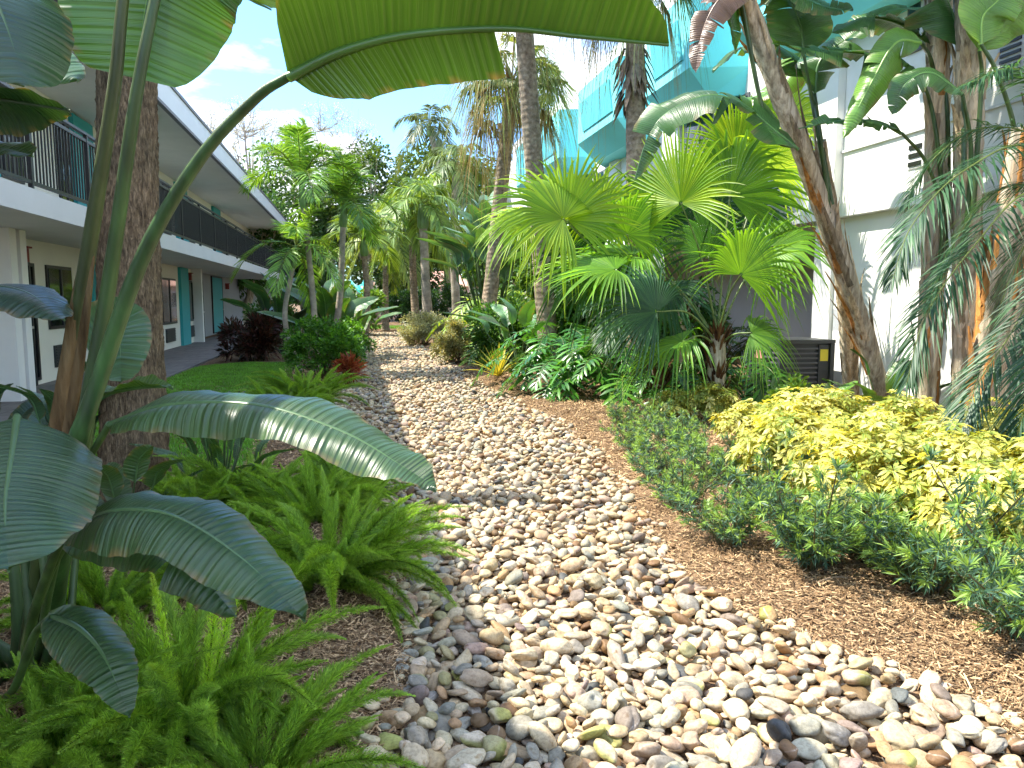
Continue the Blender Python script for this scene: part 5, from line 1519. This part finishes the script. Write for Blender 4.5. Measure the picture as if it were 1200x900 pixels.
livistona('fan palm whose yellow leaves spread left over the stones', on(770, 478), 0, [
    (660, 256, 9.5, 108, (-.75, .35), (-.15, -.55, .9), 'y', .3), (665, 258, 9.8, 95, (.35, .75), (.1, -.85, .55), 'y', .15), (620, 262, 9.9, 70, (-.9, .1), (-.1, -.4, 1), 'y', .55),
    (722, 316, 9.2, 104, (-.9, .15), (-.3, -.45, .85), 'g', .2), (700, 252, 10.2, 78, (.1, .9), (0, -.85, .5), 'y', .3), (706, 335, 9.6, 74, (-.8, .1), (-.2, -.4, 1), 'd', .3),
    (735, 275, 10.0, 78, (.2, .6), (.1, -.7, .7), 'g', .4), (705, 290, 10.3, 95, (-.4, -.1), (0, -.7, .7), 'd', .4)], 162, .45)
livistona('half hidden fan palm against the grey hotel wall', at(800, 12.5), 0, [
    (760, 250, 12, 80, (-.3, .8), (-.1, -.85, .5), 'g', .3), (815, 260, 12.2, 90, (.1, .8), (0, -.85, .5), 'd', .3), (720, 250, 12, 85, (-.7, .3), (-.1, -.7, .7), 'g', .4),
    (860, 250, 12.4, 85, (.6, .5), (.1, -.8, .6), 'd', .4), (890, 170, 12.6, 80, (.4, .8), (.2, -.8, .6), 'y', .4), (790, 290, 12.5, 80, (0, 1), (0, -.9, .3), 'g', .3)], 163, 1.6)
feather_palm('fine leaved palm with narrow fronds behind the fan palms', at(745, 11.6), W(738, 372, 11.6), .05, 11, 1.25, .38, (.02, .08, .03), (.07, .2, .05), 164, None, 0, nl=34, lw=.012, droop=(.5, 1.0), els=(1.3, .2))
feather_palm('small dark feather palm in the shade beside the air conditioner', at(892, 12.0), W(888, 400, 12.0), .05, 10, .8, .26, (.015, .05, .025), (.04, .11, .04), 165, None, 0, nl=28, lw=.012, droop=(.5, 1.0), els=(1.2, .1))

# ---- giant white bird of paradise trees on the right
def sheath_trunk(name, label, base, top, r0, r1, seed, n=60, bend=(0, 0, 0), group=None, orange=.2, mx_=90, bits=46):
    r = np.random.default_rng(seed); base, top = np.asarray(base, float), np.asarray(top, float)
    t = thing(name, label, 'plant', tuple(base), group)
    mid = (base + top) / 2 + np.asarray(bend, float)
    mb = MB(); P = trunk(mb, [base - ZV * .15, mid, top], (r0, (r0 + r1) / 2, r1), 16, .14, n, .02, seed)
    child(mb, 'trunk', M['sheath'], t, base)
    T = tangents(P)
    for kk in range(bits):          # dry sheaths wrapped round the stem, some peeling off at the top
        u = r.random() ** .9; i = int(u * (n - 10)); a = r.uniform(0, 6.283); L_ = r.uniform(.35, 1.1)
        X = nrm(np.cross(T[i], [1, .2, 0])); Y = np.cross(T[i], X); o_ = X * math.cos(a) + Y * math.sin(a)
        rr = (r0 + (r1 - r0) * u)
        k2 = min(n - 1, i + max(3, int(L_ / np.linalg.norm(top - base) * n)))
        seg = P[i:k2 + 1]; m = len(seg); s = np.linspace(0, 1, m)
        peel = r.uniform(.03, .16) * (r.random() < .5)
        ctr = seg + o_ * (rr * (1.02 + .10 * r.random()) + peel * s ** 2)[:, None]
        hw = rr * r.uniform(.25, .7) * (1 - .85 * s ** 1.5) * (1 + .18 * r.normal(0, 1, m))
        side = nrm(np.cross(T[i], o_))
        f = np.linspace(-1, 1, 5)
        V = ctr[:, None] + side * (hw[:, None] * f[None])[..., None] - o_ * (hw[:, None] * .55 * f[None] ** 2)[..., None]
        V = V + r.normal(0, .003, V.shape)
        k1, k3 = np.meshgrid(np.arange(m - 1), np.arange(4), indexing='ij')
        F = np.stack([k1 * 5 + k3, k1 * 5 + k3 + 1, (k1 + 1) * 5 + k3 + 1, (k1 + 1) * 5 + k3], -1).reshape(-1, 4)
        c = (np.array((1.15, .62, .24)) if r.random() < orange * .7 else np.array((1, .93, .84))) * r.uniform(.4, 1.35)
        mb = MB(); mb.add(V.reshape(-1, 3), F, tuple(c)); 
        if kk < mx_: child(mb, 'dry_sheath', M['sheath'], t, base)
    return t, base
WG = 'giant bird of paradise trees by the white wall'
c_lf = ((.035, .10, .025), (.06, .16, .03)); l_lf = ((.10, .24, .03), (.18, .34, .04))
t1, b1 = sheath_trunk('bird_of_paradise_tree', 'peeling brown stem leaning left across the white wall', on(1046, 492), W(862, -30, 8.0), .105, .10, 171, bend=(.08, 0, -.1), group=WG, orange=.22)
def pl(t, b, pet, mid, hw, face, cc_=c_lf, Y=8, **kw):
    g = lambda q: W(q[0], q[1], q[2] if len(q) > 2 else Y)
    kw.setdefault('tears', 4); kw.setdefault('n', 40); kw.setdefault('m', 5); kw.setdefault('midr', .018); kw.setdefault('r0', .03)
    return paddle_leaf(t, b, [g(q) for q in pet] if pet else None, [g(q) for q in mid], hw, face, c1=cc_[0], c2=cc_[1], **kw)
pl(t1, b1, [(868, 0, 8), (900, 150, 8.1)], [(936, 175), (905, 150), (870, 122), (833, 111), (790, 126), (762, 155), (743, 212)], .33, (.2, -.55, .9), seed=301, tears=8, Y=8, t_end=(1, .85))
pl(t1, b1, [(866, -30, 8)], [(880, -60), (862, -20), (838, 5), (822, 40), (815, 85)], .2, (-.6, -.7, .3), ((.10, .055, .035), (.20, .11, .06)), seed=302, tears=7, Y=7.8, label='dead brown curled leaf hanging beside the leaning stem')
pl(t1, b1, [(862, -30, 8)], [(868, -60), (858, -20), (856, 20), (862, 60)], .2, (.3, -.8, .4), seed=303, tears=4)
t2, b2 = sheath_trunk('bird_of_paradise_tree', 'slim green and brown stem just right of the leaning one', on(1000, 486), W(962, 165, 8.6), .10, .055, 172, bend=(.05, 0, 0), group=WG, orange=.1, bits=18)
pl(t2, b2, [(975, 240, 8.6), (960, 160, 8.6)], [(942, 65), (938, 30), (925, 0), (900, -40)], .42, (.1, -.8, .6), seed=304, tears=2, Y=8.5)
pl(t2, b2, [(975, 240, 8.6), (962, 160, 8.6)], [(955, 110), (962, 70), (1000, 40), (1040, 12), (1090, 10)], .26, (.1, -.6, .9), seed=305, tears=8, Y=8.7)
pl(t2, b2, [(972, 250, 8.6), (958, 140, 8.5)], [(945, 90), (925, 62), (895, 50), (860, 60), (835, 85)], .25, (-.1, -.5, 1), seed=306, tears=5, Y=8.9)
pl(t2, b2, [(970, 220, 8.6), (950, 110, 8.6)], [(940, 60), (920, 90), (895, 110), (868, 118)], .22, (-.1, -.5, 1), l_lf, seed=307, tears=3, Y=9.3)
t3, b3 = sheath_trunk('bird_of_paradise_tree', 'pale peeling stem rising straight at the right of the white wall', on(1128, 512), W(1140, -60, 7.6), .125, .13, 173, group=WG, orange=.12, bits=50)
t4, b4 = sheath_trunk('bird_of_paradise_tree', 'orange brown stem with split bark second from the right edge', at(1092, 8.4), W(1104, -60, 8.0), .11, .11, 174, group=WG, orange=.45, bits=50)
t5, b5 = sheath_trunk('bird_of_paradise_tree', 'golden brown stem leaning right at the right edge of the picture', at(1150, 7.4), W(1205, 150, 7.0), .15, .14, 175, group=WG, orange=.75, bits=40)
t6, b6 = sheath_trunk('bird_of_paradise_tree', 'dark brown stem behind the golden one at the right edge', at(1190, 7.7), W(1225, 60, 7.7), .12, .11, 176, group=WG, orange=.3, bits=40)
pl(t4, b4, [(1100, 330, 8.1), (1104, 250, 8), (1085, 190, 7.9)], [(1057, 156), (1030, 143), (990, 140), (936, 150)], .17, (0, -.5, 1), seed=308, tears=7, Y=7.8)
pl(t4, b4, [(1110, 300, 8.2), (1100, 180, 8), (1090, 120, 8)], [(1078, 92), (1050, 68), (1010, 62), (960, 58), (905, 50)], .24, (0, -.6, .9), seed=309, tears=8, Y=7.9)
pl(t4, b4, [(1112, 250, 8.2), (1095, 90, 8)], [(1080, 50), (1050, 50), (1022, 95), (988, 162)], .17, (-.3, -.9, .4), l_lf, seed=310, tears=1, Y=7.6)
pl(t4, b4, [(1112, 250, 8.2), (1110, 130, 8)], [(1100, 60), (1060, 30), (1015, 20), (975, 38)], .28, (0, -.3, 1), seed=311, tears=8, Y=8.2)
pl(t3, b3, [(1130, 300, 7.6), (1138, 180, 7.5)], [(1128, 110), (1090, 85), (1060, 100), (1045, 135)], .17, (.1, -.7, .7), seed=312, tears=3, Y=7.4)
pl(t3, b3, [(1140, 250, 7.5), (1150, 100, 7.4)], [(1148, 60), (1165, 20), (1200, -10), (1260, -10)], .30, (.1, -.7, .8), l_lf, seed=313, tears=1, Y=7.3)
pl(t6, b6, [(1198, 300, 7.4), (1192, 170, 7.3), (1170, 90, 7.2)], [(1150, 52), (1152, 20), (1170, 0), (1200, -30)], .26, (.2, -.9, .5), l_lf, seed=314, tears=0, Y=7.2)
pl(t3, b3, [(1130, 200, 7.6)], [(1128, 60), (1110, 0), (1070, -40), (1010, -60)], .3, (0, -.4, 1), seed=315, tears=8, Y=7.8)
pl(t1, b1, None, [(905, -60), (925, -20), (960, 5), (1000, 12)], .3, (.1, -.6, .9), seed=316, tears=7, Y=8.2)
strelitzia('low bird of paradise shoots at the foot of the leaning stem', at(1040, 8.6), 7, 1.15, 177, .10, L=.55, spread=.7, c1=(.05, .14, .03), c2=(.10, .24, .04), r0=.012)
strelitzia('curled green shoot leaning over the air conditioner', at(968, 8.6), 4, .95, 178, .09, L=.6, spread=.8, c1=(.09, .22, .03), c2=(.16, .34, .04), r0=.012)

# their crowns of leaves carry on above the picture
for tt_, bb_, (x, y, Y), sd_ in ((t1, b1, (862, -30, 8.0), 320), (t3, b3, (1140, -60, 7.6), 340), (t4, b4, (1104, -60, 8.0), 360)):
    rr_ = np.random.default_rng(sd_); top_ = W(x, y, Y)
    for i in range(9):
        az = i * 2.4 + rr_.normal(0, .3); h = np.array([math.cos(az), math.sin(az), 0]); q = (i + .5) / 9
        a_ = top_ + ZV * .2; c_ = a_ + h * (.3 + .7 * q) + ZV * (1.5 - .5 * q)
        paddle_leaf(tt_, bb_, [top_ - ZV * .2, a_ + h * .15 + ZV * .5], [c_, c_ + h * .55 + ZV * .35, c_ + h * 1.2 + ZV * .1, c_ + h * 1.6 - ZV * .5], .3, ZV - h * .3, r0=.03, c1=c_lf[0], c2=c_lf[1], n=30, m=5, seed=sd_ + i, midr=.016, tears=5, fold=.3)
# pygmy date palm reaching in from the right
def date_palm():
    base = at(1270, 5.9); t = thing('pygmy_date_palm', 'fine feathery date palm fronds drooping in from the right edge', 'palm', tuple(base))
    top = W(1275, 285, 5.9)
    mb = MB(); trunk(mb, [base - ZV * .1, (base + top) / 2, top], (.09, .08, .08), 12, .15, 20, 0, 5); child(mb, 'trunk', M['palmbark'], t, base)
    cur = [[(1275, 285, 5.9), (1210, 175, 5.7), (1130, 200, 5.4), (1070, 262, 5.2), (1045, 330, 5.1)], [(1275, 285, 5.9), (1210, 225, 5.6), (1140, 290, 5.3), (1085, 370, 5.1), (1062, 452, 5.0)],
           [(1275, 285, 5.9), (1235, 300, 5.6), (1185, 390, 5.4), (1145, 450, 5.3), (1128, 500, 5.2)], [(1275, 285, 5.9), (1225, 170, 6.0), (1150, 150, 6.1), (1090, 190, 6.2), (1060, 240, 6.2)],
           [(1275, 285, 5.9), (1220, 220, 6.2), (1160, 230, 6.4), (1110, 300, 6.5), (1090, 360, 6.5)], [(1275, 285, 5.9), (1250, 330, 5.4), (1215, 430, 5.0), (1190, 520, 4.9)], [(1275, 285, 5.9), (1240, 120, 5.7), (1190, 80, 5.5), (1130, 100, 5.3)],
           [(1275, 285, 5.9), (1320, 180, 5.9), (1390, 220, 5.9), (1440, 320, 5.9)], [(1275, 285, 5.9), (1300, 180, 6.4), (1350, 230, 6.9), (1380, 330, 7.2)], [(1275, 285, 5.9), (1230, 250, 6.2), (1190, 310, 6.4), (1160, 400, 6.5)]]
    for i, c_ in enumerate(cur):
        mb = pinnate([W(*q) for q in c_], 100, .34, .0075, (.02, .07, .03), (.06, .16, .06), (60, 25), .45, .15, 400 + i, rr=.009, clump=.12, start=.15, segs=3)
        child(mb, 'frond', M['leaf'], t, base)
date_palm()

# ---- variegated schefflera bank
sch = [((925, 612), (.50, .42, .62), 'schefflera with yellow leaves at the left end of the golden bank', 1.0), ((1015, 652), (.52, .42, .68), 'golden schefflera in the middle of the bank, nearest the dark shrubs', 1.15),
       ((1112, 676), (.52, .42, .64), 'golden schefflera before the pale peeling stem', 1.1), ((1200, 712), (.45, .38, .58), 'golden schefflera cut by the right edge of the picture', 1.0),
       ((960, 548), (.55, .45, .56), 'schefflera at the back of the bank before the leaning stem', 1.15), ((1060, 570), (.6, .48, .58), 'schefflera at the back of the bank below the slim shoots', 1.1),
       ((1160, 590), (.6, .48, .6), 'schefflera at the back of the bank under the date palm fronds', 1.0), ((885, 530), (.45, .36, .36), 'paler schefflera in front of the air conditioner', .9),
       ((1250, 640), (.5, .45, .6), 'shaded schefflera beyond the right edge behind the dark shrub', .6), ((830, 500), (.38, .32, .42), 'small greenish schefflera between the fan palm and the bank', .45), ((790, 498), (.32, .3, .34), 'small half yellow schefflera at the foot of the fibrous palm', .55)]
for i, ((x, y), R_, lab, g) in enumerate(sch):
    schefflera(on(x, y), R_, int(760 * R_[0] * R_[1] / .22), 181 + i, lab, g)
pod = [((853, 652), 1.0, 13, 'dark shrub standing alone nearest the middle of the mulch'), ((948, 682), 1.08, 16, 'bushy dark shrub with a bright tip in front of the golden bank'), ((1030, 676), 1.05, 14, 'dark shrub just right of the bushy one'),
       ((1090, 712), 1.15, 13, 'spindly dark shrub nearest the front right'), ((1198, 770), 1.2, 16, 'very dark shrub at the right edge in shade'), ((795, 606), 1.0, 12, 'dark shrub leaning over the mulch behind the lone one'),
       ((885, 610), 1.1, 13, 'feathery shrub touching the left end of the golden bank'), ((825, 575), 1.05, 12, 'feathery shrub in the second row behind the leaning one'), ((762, 566), 1.0, 11, 'low shrub close to the stones, third from the far end'),
       ((745, 535), 1.0, 11, 'low shrub close to the stones, second from the far end'), ((730, 508), 1.0, 10, 'farthest dark shrub in the row along the stones'), ((800, 545), 1.1, 12, 'pale feathery shrub before the small schefflera'),
       ((980, 640), 1.1, 12, 'upright shrub growing up into the golden leaves'), ((1130, 680), 1.1, 12, 'shaded shrub under the right part of the golden bank')]
for i, ((x, y), sc2, n, lab) in enumerate(pod):
    podocarpus(on(x, y), sc2 * (1.16 if y > 640 else 1.0), n - 2, 201 + i, lab, .05)
# twigs on the mulch
rt = np.random.default_rng(77)
for i, (x, y, lab) in enumerate([(975, 700, 'pale stick lying on the mulch before the bushy shrub'), (760, 590, 'dark root stub at the stones beside the low shrub'), (330, 815, 'short pale twig on the shaded mulch by the ferns')]):
    p = on(x, y) + ZV * .02; a = rt.uniform(-.5, .5); d = np.array([math.cos(a), math.sin(a), .05])
    mb = MB(); tube(mb, smoothpath([p - d * .1, p + (0, .01, .012), p + d * .09], 8), np.linspace(.006, .003, 8), 6, (.3, .22, .14), .2)
    tag(mb.build('twig', M['wood']), lab, 'twig')
